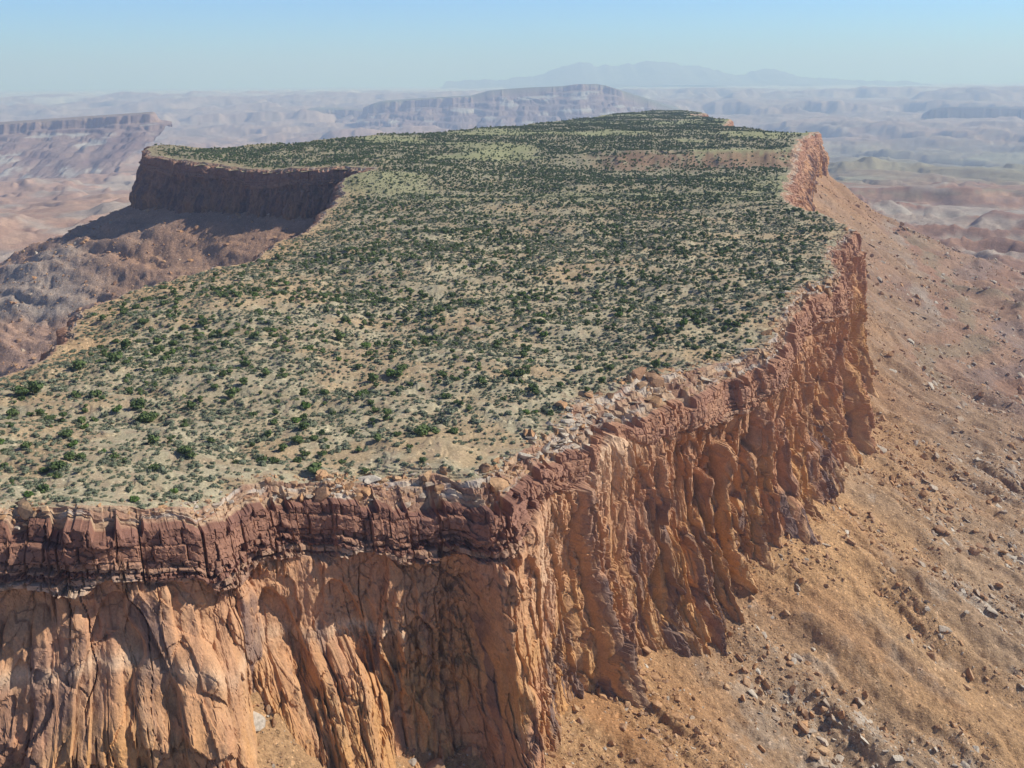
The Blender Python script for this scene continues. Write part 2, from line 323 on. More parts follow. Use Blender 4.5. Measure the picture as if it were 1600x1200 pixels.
BANDS = np.array([[.33,.16,.10],[.42,.22,.14],[.25,.14,.12],[.47,.36,.28],[.36,.18,.11],[.30,.20,.17],[.46,.27,.17],[.29,.24,.15],[.38,.19,.12],[.46,.40,.34],[.27,.15,.12]], np.float32)
def valley_col(x, y, z):
    D = np.hypot(x, y)
    q = (z+330+fbm(x/300, y/300, 3, seed=71)*24)/11.0; i = np.floor(q).astype(int); f = ss(.7, 1, q-i)
    c = mix(BANDS[i % 11], BANDS[(i+1) % 11], f)
    n = fbm(x/900, y/700, 5, seed=72); n2 = fbm(x/160, y/160, 5, seed=73)
    c = mix(c, C3(.235,.15,.105)[None], .6); c = mix(c, C3(.43,.28,.21)[None], ss(50, -250, x)*.75)
    c = mix(c, C3(.40,.36,.31)[None], ss(.42, .66, n+.25*n2)*.6*ss(-.1, .5, n2+.2))
    c = mix(c, C3(.25,.25,.15)[None], ss(3700, 5000, D+n*700)*(1-ss(9000, 11500, D))*(x > 500)*.65)
    cy = 6400+np.sin(x/900.)*250+fbm(x/600, 1.5, 3)*160+1250
    c = mix(c, C3(.12,.115,.11)[None], (1-ss(200, 480, np.abs(y-cy+.25*(x-2500))))*ss(1500, 2100, x)*(1-ss(4600, 5600, x))*.85)  # shadow band along the canyon, painted into the ground colour
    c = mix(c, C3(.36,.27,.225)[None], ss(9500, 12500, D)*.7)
    c = mix(c, C3(.17,.14,.12)[None], ss(.1, .5, fbm(x/260, y/520, 5, .6, seed=75))*ss(4000, 7000, D)*.6)
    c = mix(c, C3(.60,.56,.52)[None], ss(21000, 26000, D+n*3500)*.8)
    return c

# ------------------------------------------------------------------ one ground sheet to the horizon
def radial_rows(d0, d1, zref, px, rel):
    r = [d0]
    while r[-1] < d1:
        D = r[-1]; h = CAMZ-zref; r.append(D+min(max(px*(D*D+h*h)/(996*h), .35), rel*D))
    return np.array(r)
def polar(rows, da, amax):
    core = np.arange(-amax, amax+da/2, da); side = np.arange(amax, 2*np.pi-amax, R(1.0))[1:]
    th = np.concatenate([core, side, [core[0]+2*np.pi]])
    return th
rows = np.concatenate([np.geomspace(2, 115, 30)[:-1], radial_rows(115, 95000, -200, 1.25, .0068)])
th = polar(rows, .00135, R(35))
DD, TH = np.meshgrid(rows, th, indexing='ij'); gxp = DD*np.sin(TH); gyp = DD*np.cos(TH)
sg = SDF(gxp, gyp); gz = ground_z(gxp, gyp)
gz = gz-ss(8, 0, sg)*12*0
Dg = np.hypot(gxp, gyp); fw = ss(480, 800, Dg); w = ss(120-60*fw, 520-290*fw, np.maximum(sg-9, 0)+fbm(gxp/80, gyp/80, 3, seed=81)*90)
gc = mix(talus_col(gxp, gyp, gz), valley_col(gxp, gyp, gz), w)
keep = (sg > -4); qm = keep[:-1, :-1] | keep[1:, :-1] | keep[:-1, 1:] | keep[1:, 1:]
co = np.stack([gxp, gyp, gz], -1).reshape(-1, 3); q = grid_quads(*gxp.shape, mask=qm)
fc = q[:, [0, 3, 2, 1]]
co, fc, gcc = compact(co, fc, gc.reshape(-1, 3))
link('ground', build_mesh('ground', co, fc, M_TALUS, gcc), kind='structure')
print('ground', len(co))

# ------------------------------------------------------------------ mesa top
rows = radial_rows(165, 2950, 0, .95, .02)
th = np.arange(R(-46), R(36), .00115)
DD, TH = np.meshgrid(rows, th, indexing='ij'); X = DD*np.sin(TH); Y = DD*np.cos(TH)
sg = SDF(X, Y); keep = sg < 0
tz = top_z(X, Y)-ss(-5.5, -2, sg)*2.5
c = top_col(X, Y)
qm = keep[:-1, :-1] | keep[1:, :-1] | keep[:-1, 1:] | keep[1:, 1:]
co, q, c = compact(np.stack([X, Y, tz], -1).reshape(-1, 3), grid_quads(*X.shape, mask=qm)[:, [0, 3, 2, 1]], c.reshape(-1, 3))
link('mesa_top', build_mesh('mesa_top', co, q, M_TOP, c), kind='structure')
print('top', len(co))

# ------------------------------------------------------------------ the cliff
rl = np.random.default_rng(5)
LT = []; 
while sum(LT) < 40: LT.append(rl.choice([.5, .9, 1.5, 2.4, 3.6, 5.2], p=[.2, .2, .2, .16, .14, .10]))
LB = np.r_[0, np.cumsum(LT)]; LSTEP = rl.uniform(-.3, 1.1, len(LT)); LRUN = np.cumsum(np.where(LSTEP < 0, 0, LSTEP))*.55
LW = np.array(LT)*rl.uniform(.8, 2.0, len(LT))+.6; LC = rl.random(len(LT))
CAPH = 14.0; sB_ = s_of(1330, 358)
def cap_h(s): return CAPH-3.5*ss(s_of(760, 730), s_of(860, 665), s)*(s < sB_)+fbm(s/30, 2.2, 5, .6)*3.6-6*np.exp(-((s-s_of(896, 632))/14)**2)-6*np.exp(-((s-s_of(806, 694))/11)**2)
# columns: s, half width, top depth, protrusion, lean, exponent, varnishing
cols = []
def add_col(s, w, top, p, lean=0., ex=2.2, va=0., bot=200.): cols.append((s, w, top, p, lean, ex, va, bot))
SMOOTH = []          # (s0, s1, d0, d1): walls kept smooth
def smooth_zone(a, b, d0, d1): SMOOTH.append((s_of(*a), s_of(*b), d0, d1))
smooth_zone((-60, 801), (395, 760), 24, 60)
smooth_zone((425, 757), (560, 748), 22, 40)
smooth_zone((782, 720), (835, 676), 10, 52)
smooth_zone((880, 655), (915, 612), 8, 42)
s = 0.0
while s < PER:
    Dn = float(np.interp(s, s1, D1)); k = 1.0 if Dn < 700 else 1.6
    if Dn > 1800: k = 2.5
    H_ = -float(np.interp(s, s1, G1[:, 1]))
    s += rl.uniform(1.2, 3.4)*k
    inz = any(a-3 < s < b+3 for a, b, _, _ in SMOOTH)
    if inz and Dn < 300 and H_ < 50: s += 4.0
    r = rl.random()
    if r < .34: add_col(s, rl.uniform(1.3, 3.4)*k, rl.uniform(15, 26), rl.uniform(.5, 2.2)*(.15 if inz else 1), rl.normal(0, .02), rl.choice([2, 3, 6, 9]), rl.random()*.35, bot=rl.uniform(40, 130))
    elif r < .64: add_col(s, rl.uniform(1.6, 4.0)*k, H_*rl.uniform(.3, .62), rl.uniform(1.0, 3.2)*(.1 if inz else 1), rl.normal(0, .03), rl.choice([2, 2.6, 5, 9]), rl.random()*.6)
    else: add_col(s, rl.uniform(1.5, 4.4)*k, H_*rl.uniform(.55, .92), rl.uniform(1.4, 4.6)*((.55 if H_ > 60 else .12) if inz else 1), rl.normal(0, .04), rl.choice([1.8, 2.4, 4, 8]), rl.random()*.9)
# hand placed: knob and fingers in front of the left wall, arete of the promontory, pillars along the right face
for px, w_, t_, p_ in [(205,3,33,4),(222,3,29,5.5),(240,3.2,26.5,6.5),(258,3,25,7.2),(275,3.4,24.5,7.5),(293,3,25.5,7.2),(310,3,27.5,6.6),(328,3,31,6),(350,4,35,5.5),(375,3.5,38,5),(400,3,40,5.2),(420,2.6,40,6),(438,2.2,39,6.5),(452,2,37,7.4),(466,1.8,35,8),(480,2,34,8.2),(495,2,33,8.2),(510,2,35,7.8),(526,2.4,39,7),(545,3,42,6.5)]:
    add_col(s_of(px, 800 if px < 320 else 765), w_*1.3, t_+rl.uniform(-1.5, 1.5), p_*.85+rl.uniform(-.5, .5), rl.normal(0, .03), rl.choice([2.4, 5, 8]), .15)
for px, py, w_, t_, p_, va in [(748,738,4.5,14,5,.1),(756,735,5,36,6,.25),(742,738,4,50,7,.3),(866,660,2.4,6,4.5,.3),(872,658,3,34,6,.5),(1060,570,3,24,5,.3),(1100,560,3.5,20,6,.2),(1135,548,3,26,7,.4),(1160,543,4,12,4.5,.2),(1185,537,4,46,3.5,.8),(1197,532,4,54,5,.9),(1210,500,4,30,3.5,.3),(1236,474,4,36,4,.3),(1300,400,4,2,3,.2),(1328,361,5,3,4,.2),(1322,364,5,30,7,.1),(1262,450,6,26,5,.1),(1285,434,7,34,7,.1)]:
    add_col(s_of(px, py), w_, t_, p_, 0, 2.6, va)
cols.sort(); CA = np.array(cols)

def cliff_strip(sa, d_rows, top_rows, slope_rows, name, bay_shade=0.0):
    p, n, rz, zb, ws, dr = rim_at(sa); nc = len(sa); S = sa[None, :]
    Z = []; O = []; K = []
    # flat band on top
    tr = np.asarray(top_rows)[:, None]; off_t = -tr*np.ones((1, nc))
    xt = p[:, 0]+n[:, 0]*off_t; yt = p[:, 1]+n[:, 1]*off_t
    zt = top_z(xt, yt)+.06-ss(6.5, 9, tr)*1.5
    ct = top_col(xt, yt)
    rimz = zt[-1]
    cb = (S+fbm(S/6, 1.7, 2)*1.5)/4.2; ib = np.floor(cb).astype(int); fb_ = cb-ib; jag = np.where(hsh(ib, 12) > .45, hsh(ib, 13), .0)*ss(0, .12, np.minimum(fb_, 1-fb_))
    cb = (S+3+fbm(S/3, 2.7, 2))/1.6; ib = np.floor(cb).astype(int); jag = jag*3.0+hsh(ib, 14)*.5
    dr = dr+jag[0]; ws = np.maximum(ws, 2.6)+fbm(sa/11, 6.6, 2)*.8; jw_ = hsh(ib, 15)*.9
    # slope of broken ledges
    u = np.asarray(slope_rows)[:, None]; nst = 4
    wob = fbm(S/9, u*2, 4, seed=91)*.35
    q_ = u*nst+wob; f = np.floor(q_); stair = (f+ss(.45, .8, q_-f))/nst
    un = np.clip(u+fbm(S/5, u*3, 3, seed=92)*.05, 0, 1)
    off_s = ws[None]*un+jw_*np.minimum(1, u*3)*(1-u)*1.5+fbm(S/3.5, u*6, 3, seed=93)*.5*np.minimum(1, u*5)
    zs = rimz[None]-dr[None]*np.clip(stair, 0, 1.05)+fbm(S/2.2, u*ws[None]/2.2, 3, seed=94)*.35*np.minimum(1, u*4)*(ws[None] > 1)
    cs = mix(C3(.46,.31,.20)[None, None], C3(.36,.21,.14)[None, None], ss(-.3, .4, fbm(S/6, u*4, 4, seed=95)))
    cs = mix(cs, WHITE[None, None]*.9, ss(.25, .6, fbm(S/9, u*5, 4, seed=96))*.6)
    # cliff
    d = np.asarray(d_rows)[:, None]*np.ones((1, nc))+jag; Hc = (-zb-dr)[None]+jag; ch = cap_h(sa)[None]
    capf = 1-ss(0, 1.2, d-ch)
    dw = np.clip(d+fbm(S/38, 1.1, 3)*1.6+fbm(S/5, d/5, 2)*.15, 0, 38)
    k = np.clip(np.searchsorted(LB, dw.ravel(), side='right')-1, 0, len(LT)-1).reshape(dw.shape)
    h = np.array(LT)[k]; fr = dw-LB[k]
    wk = LW[k]*(1+.9*ss(s_of(770, 725), s_of(900, 625), S)); qq = (S+k*7.77+fbm(S/4, k*3.3, 2)*.7+fbm(S/3, d/3, 2)*.25)/wk; ii = np.floor(qq).astype(int); fq = qq-ii
    rnd = hsh(ii, k); edge = np.minimum(fq, 1-fq)*wk; bed = np.minimum(fr, h-fr)
    q9 = (S+fbm(S/14, 4.4, 2)*3)/7.5; i9 = np.floor(q9).astype(int); e9 = np.minimum(q9-i9, 1-(q9-i9))*7.5
    big = hsh(i9, k//3+50)*1.9+hsh(i9, 77)*1.3
    rt = ss(s_of(770, 725), s_of(900, 625), sa)[None]*np.ones_like(d)
    jr = hsh(ii, k+31)*(1-.4*rt); rough_ = ss(.45, .7, vn(S/15, d/9+33))
    f1, f2, hc, rx, ry = worley(S/2.3, d/1.5, seed=8)
    cap = LRUN[k]*.8+rnd*(.9+1.5*rough_)*(1-.45*rt)+big-(.2+1.0*jr)*(edge < .17)-(.12+.5*hsh(k, i9))*(bed < .15)-2.4*np.maximum(hsh(i9, 3)-.35, 0)*(e9 < .32)
    cap = cap+(hc-.5)*.8*(.3+rough_)-.3*((f2-f1) < .05)+fbm(S/16, d/12, 3, seed=107)*.8+fbm(S/.9, d/.9, 2, seed=108)*.12
    cap = cap*np.minimum(1, (d-jag)/.6)
    caprun = .8+.12*d
    # massive wall with columns
    wall = np.zeros_like(d, dtype=np.float32); vmask = np.zeros_like(wall)
    s0, s_1 = sa[0], sa[-1]
    for (sc, w_, top, pr, lean, ex, va, bot) in CA[(CA[:, 0] > s0-8) & (CA[:, 0] < s_1+8)]:
        r0 = np.searchsorted(d_rows, top-1); 
        if r0 >= len(d_rows): continue
        m = w_*1.6+abs(lean)*70+1; c0 = np.searchsorted(sa, sc-m); c1 = np.searchsorted(sa, sc+m)
        if c1-c0 < 2: continue
        dd = d[r0:, c0:c1]; du = dd-top
        cx = sc+lean*du+(vn(du/7+sc, sc)-.5)*w_*.7
        wv = w_*(.75+.35*vn(du/9+5*sc, 3.0))*np.clip(.45+du/ (w_*2.2), 0, 1)
        uu = np.abs(S[:, c0:c1]-cx)/np.maximum(wv, .05)
        xs = np.clip(1-uu**ex, 0, 1)**.5
        g = np.clip(du/(w_*1.1+.6), 0, 1)**.55*(1+.006*np.maximum(du, 0))*(1-ss(bot-10, bot, dd))
        v_ = pr*xs*g
        cur = wall[r0:, c0:c1]; up = v_ > cur
        cur[up] = v_[up]; vm = vmask[r0:, c0:c1]; vm[up] = (va*ss(1.5, 6, du)*(uu < .8))[up]*np.ones_like(v_)[up]
    lft = 1-ss(s_of(520, 750), s_of(690, 724), S); lft = lft*(S > 0)
    rgt = ss(s_of(770, 725), s_of(900, 625), S)*(S < sB_); batter = 5.2-1.8*rgt+fbm(S/12, 9.9, 3)*1.2+(.05+.10*lft)*np.maximum(d-ch, 0)+ss(.55, 1.0, d/Hc)*3.5
    lg = fbm(S/35, 21.5, 3); batter = batter+ss(0, 4, d-(46+lg*14))*2.6*ss(-.2, .3, fbm(S/28, 3.5, 3))
    wall = wall+batter+fbm(S/30, d/70, 3, seed=101)*2.6*ss(0, 14, d-ch+7)
    sm_early = 1-.6*((1-ss(s_of(470, 756), s_of(590, 738), S))*ss(ch+1, ch+5, d)*(1-ss(32, 42, d)))
    # joints: long thin vertical cracks, cross bedding, small spalls
    jw = np.abs(fbm(S/4.6+fbm(S/20, d/14, 2)*.5, d/55, 2, seed=102)); wall = wall-1.9*np.exp(-(jw/.035)**2)*ss(.45, .6, vn(S/9, d/30))
    jw = np.abs(fbm(S/2.6+fbm(S/9, d/20, 2)*.4, d/38, 2, seed=122)); wall = wall-1.1*np.exp(-(jw/.05)**2)*ss(.5, .62, vn(S/6+3, d/17))*sm_early
    jw = np.abs(fbm(S/11, d/8+S/30, 2, seed=103)); wall = wall-.8*np.exp(-(jw/.035)**2)*ss(.5, .7, vn(S/13+9, d/9))
    sp = fbm(S/6, d/9, 2, seed=104); wall = wall-1.2*ss(.22, .27, sp)*vn(S/11, d/11+40)
    w1, w2, hc, rx, ry = worley(S/7.5+fbm(S/16, d/16, 2)*.35, d/19+S/70, seed=13)
    sm = 1-.75*((1-ss(s_of(470, 756), s_of(590, 738), S))*ss(ch+1, ch+5, d)*(1-ss(32, 42, d)))
    sm = sm*(1-.7*np.exp(-((S-s_of(896, 632))/10)**2)*(1-ss(34, 50, d)))*(1-.7*np.exp(-((S-s_of(800, 700))/9)**2)*(1-ss(50, 60, d)))
    wall = wall+sm*(hc-.5)*3.6*(.35+.65*ss(2, 10, d-ch))+sm*rx*(hc-.5)*1.8-.3*((w2-w1) < .03)*sm
    w1, w2, hc, rx, ry = worley(S/3.6+fbm(S/9, d/9, 2)*.3, d/9.5+S/40, seed=3)
    wall = wall+sm*((hc-.5)*2.5+rx*(hc-.5)*2.2)-.35*((w2-w1) < .05)*(vn(S/8, d/13+9) > .6)*sm
    w1, w2, hc, rx, ry = worley(S/1.5+fbm(S/4, d/4, 2)*.3, d/2.6, seed=5)
    msk = .3+.9*ss(.4, .65, vn(S/14+5, d/11))
    wall = wall+((hc-.5)*.8+rx*(hc-.5)*1.3+ry*.35)*msk*sm-.2*((w2-w1) < .08)*(msk > .8)*(sm > .6)
    # arched recesses under the cap
    qa = (S+40)/17.0; ia = np.floor(qa).astype(int); fa = np.abs(qa-ia-.5)*2
    ah = ch+2+hsh(ia, 5)*9+(fa**2.2)*18; wall = wall-1.9*ss(0, 1.2, d-ah)*(hsh(ia, 9) > .4)*(1-ss(6, 30, d-ah))*(fa < .97)
    wall = wall+fbm(S/2.1, d/4.0, 4, seed=105)*.30+fbm(S/.8, d/.9, 2, seed=106)*.10
    O_c = ws[None]+np.where(capf > 0, (cap+caprun*np.minimum(1, .25+d/6))*capf, 0)+wall*(1-capf)
    O_c = O_c-np.exp(-((d-ch-.4)/.7)**2)*.7*vn(S/6, 4.)
    foot = ss(-3, 12, d-Hc); O_c = O_c+foot*5
    zc = rimz[None]-dr[None]-(d-jag)
    # colour of the rock
    lay = LC[k]; cc = mix(C3(.20,.115,.09)[None, None], C3(.27,.14,.10)[None, None], lay); rt = ss(s_of(770, 725), s_of(900, 625), sa)[None]*np.ones_like(d); cc = mix(cc, C3(.42,.25,.165)[None, None], rt*.75); cc = mix(cc, C3(.40,.29,.21)[None, None], ((lay > .62) & (lay < .80))*(.15+.6*ss(7, 12, d)))
    cc = mix(cc, C3(.24,.14,.12)[None, None], (hsh(ii, k+9) > .75)*.35)
    face_n = fbm(S/13, d/26, 4, seed=111); fine = fbm(S/3, d/12, 4, seed=112)
    wc = mix(ORANGE[None, None], C3(.42,.225,.13)[None, None], ss(-.2, .6, face_n))
    wc = mix(wc, C3(.53,.33,.18)[None, None], ss(.1, .6, fine)*.55)
    wc = mix(wc, C3(.47,.27,.175)[None, None], (1-ss(22, 50, d))*.6)
    wc = mix(wc, C3(.54,.36,.20)[None, None], ss(50, 80, d)*ss(-.3, .5, fine)*.6)
    bnd = np.exp(-((d-31-fbm(S/30, 7.7, 3)*2.5)/1.6)**2)*(S < s_of(600, 740)+0*S)*(.4+.6*vn(S/12, 3.))
    wc = mix(wc, CREAM[None, None], bnd*.95)
    bnd = np.exp(-((d-57-fbm(S/25, 9.7, 3)*1.5)/1.3)**2)*(S < s_of(330, 790)+0*S)
    wc = mix(wc, WHITE[None, None], bnd*.8)
    str_ = ss(.2, .65, fbm(S/1.7, d/30, 3, seed=113)); wc = mix(wc, C3(.33,.19,.13)[None, None], str_*.3)
    vz = np.clip(vmask*2.1-.35+fbm(S/2.5, d/7, 3, seed=114)*.45, 0, 1)*ss(.05, .3, vmask); wc = mix(wc, VARN[None, None], vz*.85)
    cf = s_of(895, 630); cr = 1.5*np.exp(-((S-cf)/12)**2)*np.exp(-np.clip((d-ch+8)/15, -3, 9)**2)+np.exp(-((S-s_of(806, 694))/9)**2)*np.exp(-((d-26)/14)**2)*.6
    wc = mix(wc, CREAM[None, None]*1.05, np.clip(cr*1.2+fine*.3*(cr > .2), 0, 1)*.85)
    if bay_shade: wc = mix(wc, C3(.11,.07,.06)[None, None], bay_shade*(.75+.25*ss(-.3, .3, fine))); cc = mix(cc, C3(.14,.09,.075)[None, None], bay_shade*.7)  # shade of the left bay cliff painted into wall and cap colours
    wb = np.exp(-((d-ch+.3)/1.3)**2)*ss(.35, .6, vn(S/16, 60.)); 
    cc = mix(cc, C3(.47,.40,.33)[None, None], wb*.6*(S < s_of(560, 748)))
    wc = wc*C3(1.10, 1.055, .99); cc = cc*C3(1.14, 1.02, .93)
    ccl = cc*capf[..., None]+wc*(1-capf[..., None])
    off = np.vstack([off_t, off_s, O_c]); zz = np.vstack([zt, zs, zc])
    X = p[:, 0]+n[:, 0]*off; Y = p[:, 1]+n[:, 1]*off
    colr = np.concatenate([ct, cs, ccl], 0)
    me = build_mesh(name, np.stack([X, Y, zz], -1).reshape(-1, 3), grid_quads(*X.shape)[:, [0, 3, 2, 1]], M_CLIFF, colr.reshape(-1, 3), flat=True)
    print(name, X.shape)
    return link(name, me, kind='structure'), (X, Y, zz)
def samples(a, b, px):
    out = [a]
    while out[-1] < b:
        Dn = float(np.interp(out[-1], s1, D1)); out.append(out[-1]+max(.2, Dn/996*px))
    return np.array(out)
sB = s_of(1330, 358)
topr = np.concatenate([np.linspace(10, 1, 34), [.5, .2, 0]]); slr = np.linspace(.04, 1, 26)
near_s = samples(0, sB, .62)
_, STRIP = cliff_strip(near_s, np.concatenate([np.arange(.15, 20, .17), np.arange(20, 122, .36)]), topr, slr, 'cliff')
sC = s_of(1105, 177.5, 22)
cliff_strip(samples(sB, sC, 1.0), np.concatenate([np.arange(.3, 22, .7), np.arange(22, 125, 1.5)]), np.linspace(10, 0, 12), np.linspace(.1, 1, 8), 'cliff')
sD = s_of(300, 248, 8); sE = s_of(520, 308, 4)
cliff_strip(samples(sC, sD, 3.0), np.arange(.5, 125, 5.), np.linspace(10, 0, 8), np.linspace(.1, 1, 4), 'cliff')
cliff_strip(samples(sD, sE, .8), np.concatenate([np.arange(.3, 22, .55), np.arange(22, 80, 1.0)]), np.linspace(10, 0, 14), np.linspace(.1, 1, 8), 'cliff', .75)
cliff_strip(samples(sE, PER, 1.0), np.arange(.3, 80, 1.0), np.linspace(10, 0, 20), np.linspace(.06, 1, 14), 'cliff')

if 0:
    X_, Y_, Z_ = STRIP; g_ = ground_z(X_[63:], Y_[63:]); below = Z_[63:] < g_; r_ = below.argmax(0)
    for c_ in range(0, X_.shape[1], 60):
        if below[:, c_].any(): u, v, f = proj(X_[63+r_[c_], c_], Y_[63+r_[c_], c_], Z_[63+r_[c_], c_]); a_, b_, _ = proj(X_[37, c_], Y_[37, c_], 0); print('TOE', int(a_), int(b_), '->', int(u), int(v), round(float(Z_[63+r_[c_], c_])))
# ------------------------------------------------------------------ far buttes, mesas and mountains
def far_mesa(name, px, py, D, depth, cliff, base, slope, seed, nx=420, ny=110, bulge=0.0, dark=1.0, back=900, tone=1.0):
    px = np.array(px, float); py = np.array(py, float)
    U = np.linspace(px[0], px[-1], nx)
    ytop = np.interp(U, px, py)
    lat = (U-800)/FPX*(D*math.cos(PITCH)+150*math.sin(PITCH))
    vv = np.concatenate([np.linspace(-depth, 0, 14)[:-1], np.linspace(0, 60, 26)[:-1], np.geomspace(60, back, ny-39)])
    Lg, Vg = np.meshgrid(lat, vv, indexing='xy')
    ztop = np.interp(Lg[0], lat, [unp_z(u, y, D) for u, y in zip(U, ytop)])
    K = D/6500; en = np.minimum(Lg-lat[0], lat[-1]-Lg)+(fbm(Vg/260/K, seed+.5+0*Lg, 3)*60+fbm(Vg/50/K, seed+9.5+0*Lg, 3)*22-30)*K        # distance from the two ends
    K = D/6500; edge = (fbm(Lg/420/K, seed*3.1+0*Lg, 4, .6, seed=seed)*90+ridged(Lg/110/K, seed+0*Lg, 3, seed=seed)*34+fbm(Lg/28/K, seed+0*Lg, 3, seed=seed)*13)*K
    f = Vg+edge*.6*np.clip(1-np.abs(Vg)/(back*1.2), 0, 1)
    f = np.maximum(f, 60-en*.9)
    zt = ztop[None]+0*f
    z = zt-ss(-4, 24, f)*cliff*(.85+.3*vn(Lg/90/K, seed))-np.maximum(f-24, 0)*slope
    z = z-ss(.0, 1., f/200)*(ridged(Lg/130/K, Vg/260/K, 4, seed=seed+1)*40*K)
    st = 34.*K; q = z/st+fbm(Lg/300/K, Vg/300/K, 2, seed=seed)*.6; g = np.floor(q); z = np.where(f > 24, z*.55+(g+ss(.55, .95, q-g))*st*.45, z)
    z = np.maximum(z, base-40)
    X = Lg*np.where(Vg < 0, (D-Vg)/D, 1); Y = D-Vg
    c = mix(C3(.26,.18,.155)[None, None], C3(.19,.125,.115)[None, None], ss(-.3, .5, fbm(Lg/200, z/22, 4, seed=seed)))
    c = mix(c, C3(.36,.25,.20)[None, None], (1-ss(30, 60, f))*.6)
    c = mix(c, C3(.50,.48,.43)[None, None], ss(.36, .6, fbm(Lg/220, z/40, 4, seed=seed+4))*ss(60, 120, f)*.6)
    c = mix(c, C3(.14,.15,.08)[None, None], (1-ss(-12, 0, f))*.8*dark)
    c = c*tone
    me = build_mesh(name, np.stack([X, Y, z], -1).reshape(-1, 3), grid_quads(*X.shape)[:, [0, 3, 2, 1]], M_FAR, c.reshape(-1, 3))
    return link(name, me, kind='structure')
def unp_z(px, py, D):
    u = (px-800)/FPX; v = -(py-600)/FPX; c, s = math.cos(ROLL), math.sin(ROLL); V = -u*s+v*c
    return CAMZ+D*(-math.sin(PITCH)+V*math.cos(PITCH))/(math.cos(PITCH)+V*math.sin(PITCH))
far_mesa('butte', [560,588,600,640,700,740,765,790,830,880,905,935,950,985,1020,1050,1090], [175,164,160,157,153,151,143,140,137,135,131.5,131,134,146,158,168,182], 12500, 1400, 60, -470, .24, 3, nx=560, back=1700)
far_mesa('distant_mesa', [-420,-200,0,120,240,262,270], [215,203,194.5,186,177.5,175,175.5], 6800, 500, 48, -470, .20, 9, dark=.35, nx=460, back=2300)
far_mesa('shadowed_mesa', [1440,1462,1480,1560,1640,1720,1900], [186,172,169.5,169.5,173,174,178], 12500, 900, 85, -470, .5, 15, nx=260, dark=.45, back=500, tone=.25)  # tone darkens the rock colour to stand for shadow on this mesa
far_mesa('lower_mesa', [300,340,400,450,500,560,640,700,780,860], [192,189,182,178,171,172,184,192,190,199], 14500, 1500, 80, -470, .22, 23, nx=420, back=1500)
# mountains
def mountains():
    D = 36000.; P_ = np.array([(700,127),(790,124),(845,117),(878,105),(908,97.5),(935,102),(960,103),(990,99),(1025,95),(1055,98),(1075,102),(1105,105),(1130,112),(1165,116.5),(1190,108),(1222,110),(1245,119),(1275,122.5),(1330,125),(1420,127)], float)
    U = np.linspace(700, 1420, 260); lat = (U-800)/FPX*D*math.cos(PITCH); yt = np.interp(U, P_[:, 0], P_[:, 1])
    zt = np.array([unp_z(u, y, D) for u, y in zip(U, yt)])+60*fbm(U/12, 5.5, 4)
    v = np.linspace(-5200, 5200, 61); L_, V_ = np.meshgrid(lat, v); ridge = np.exp(-np.abs(V_/3000)**1.4)
    base = -60.
    z = base+(zt[None]-base)*ridge-ridged(L_/1400, V_/1400, 5, seed=7)*320*(1-np.exp(-(V_/1000)**2))*ridge
    c = C3(.22,.21,.19)*np.ones((*z.shape, 1), np.float32)
    me = build_mesh('mountains', np.stack([L_, D+V_, z], -1).reshape(-1, 3), grid_quads(*z.shape), M_FAR, c.reshape(-1, 3))
    link('mountains', me, kind='structure')
mountains()
#@@OBJ0
# ------------------------------------------------------------------ plants and stones
def mesh_tris(parts):                       # parts: list of (verts, faces) -> arrays padded to quads
    V = []; F = []; b = 0
    for v, f in parts:
        V.append(v); F.append(np.asarray(f)+b); b += len(v)
    return np.concatenate(V), np.concatenate(F)
def leaf_quads(rg, centers, radii, n, size, up=.3):
    v = []; f = []
    for c, r in zip(centers, radii):
        for _ in range(n):
            dr = rg.normal(size=3); dr[2] = abs(dr[2])*.9-.25; dr /= np.linalg.norm(dr)
            pt = np.array(c)+dr*np.array(r)*rg.uniform(.72, 1.12)
            nrm = dr+rg.normal(size=3)*.55; nrm[2] += up; nrm /= np.linalg.norm(nrm)
            t = np.cross(nrm, rg.normal(size=3)); t /= np.linalg.norm(t); b = np.cross(nrm, t); s = size*rg.uniform(.55, 1.25)
            k = len(v); v += [pt-t*s-b*s*.6, pt+t*s*.8-b*s*.8, pt+t*s+b*s*.7, pt-t*s*.6+b*s+nrm*s*.3]; f.append([k, k+1, k+2, k+3])
    return np.array(v), np.array(f)
def blob(c, r, rg, n=6, m=8):
    v = []; f = []
    for i in range(n+1):
        ph = math.pi*i/n
        for j in range(m):
            th_ = 2*math.pi*j/m; k = 1+rg.uniform(-.16, .16)
            v.append([c[0]+r[0]*k*math.sin(ph)*math.cos(th_), c[1]+r[1]*k*math.sin(ph)*math.sin(th_), c[2]+r[2]*k*math.cos(ph)])
    for i in range(n):
        for j in range(m): f.append([i*m+j, (i+1)*m+j, (i+1)*m+(j+1) % m, i*m+(j+1) % m])
    return np.array(v), np.array(f)
def tube(pts, rad, m=7):
    v = []; f = []
    for p_, r_ in zip(pts, rad):
        for j in range(m): v.append([p_[0]+r_*math.cos(6.2832*j/m), p_[1]+r_*math.sin(6.2832*j/m), p_[2]])
    for i in range(len(pts)-1):
        for j in range(m): f.append([i*m+j, i*m+(j+1) % m, (i+1)*m+(j+1) % m, (i+1)*m+j])
    return np.array(v), np.array(f)
M_JUN = leaf_material('juniper_foliage', (.050, .080, .026), (.135, .180, .062))
M_BRI = leaf_material('bright_bush_foliage', (.07, .13, .025), (.13, .20, .05))
M_SAGE = leaf_material('grey_shrub_foliage', (.105, .125, .07), (.235, .25, .165))
M_BARK = rock_material('juniper_bark', [(.16, .12, .09), (.22, .17, .13)])
M_ROCK_O = rock_material('orange_boulder_rock', [(.48,.27,.135), (.41,.23,.12), (.50,.32,.18), (.33,.185,.11), (.45,.28,.16)])
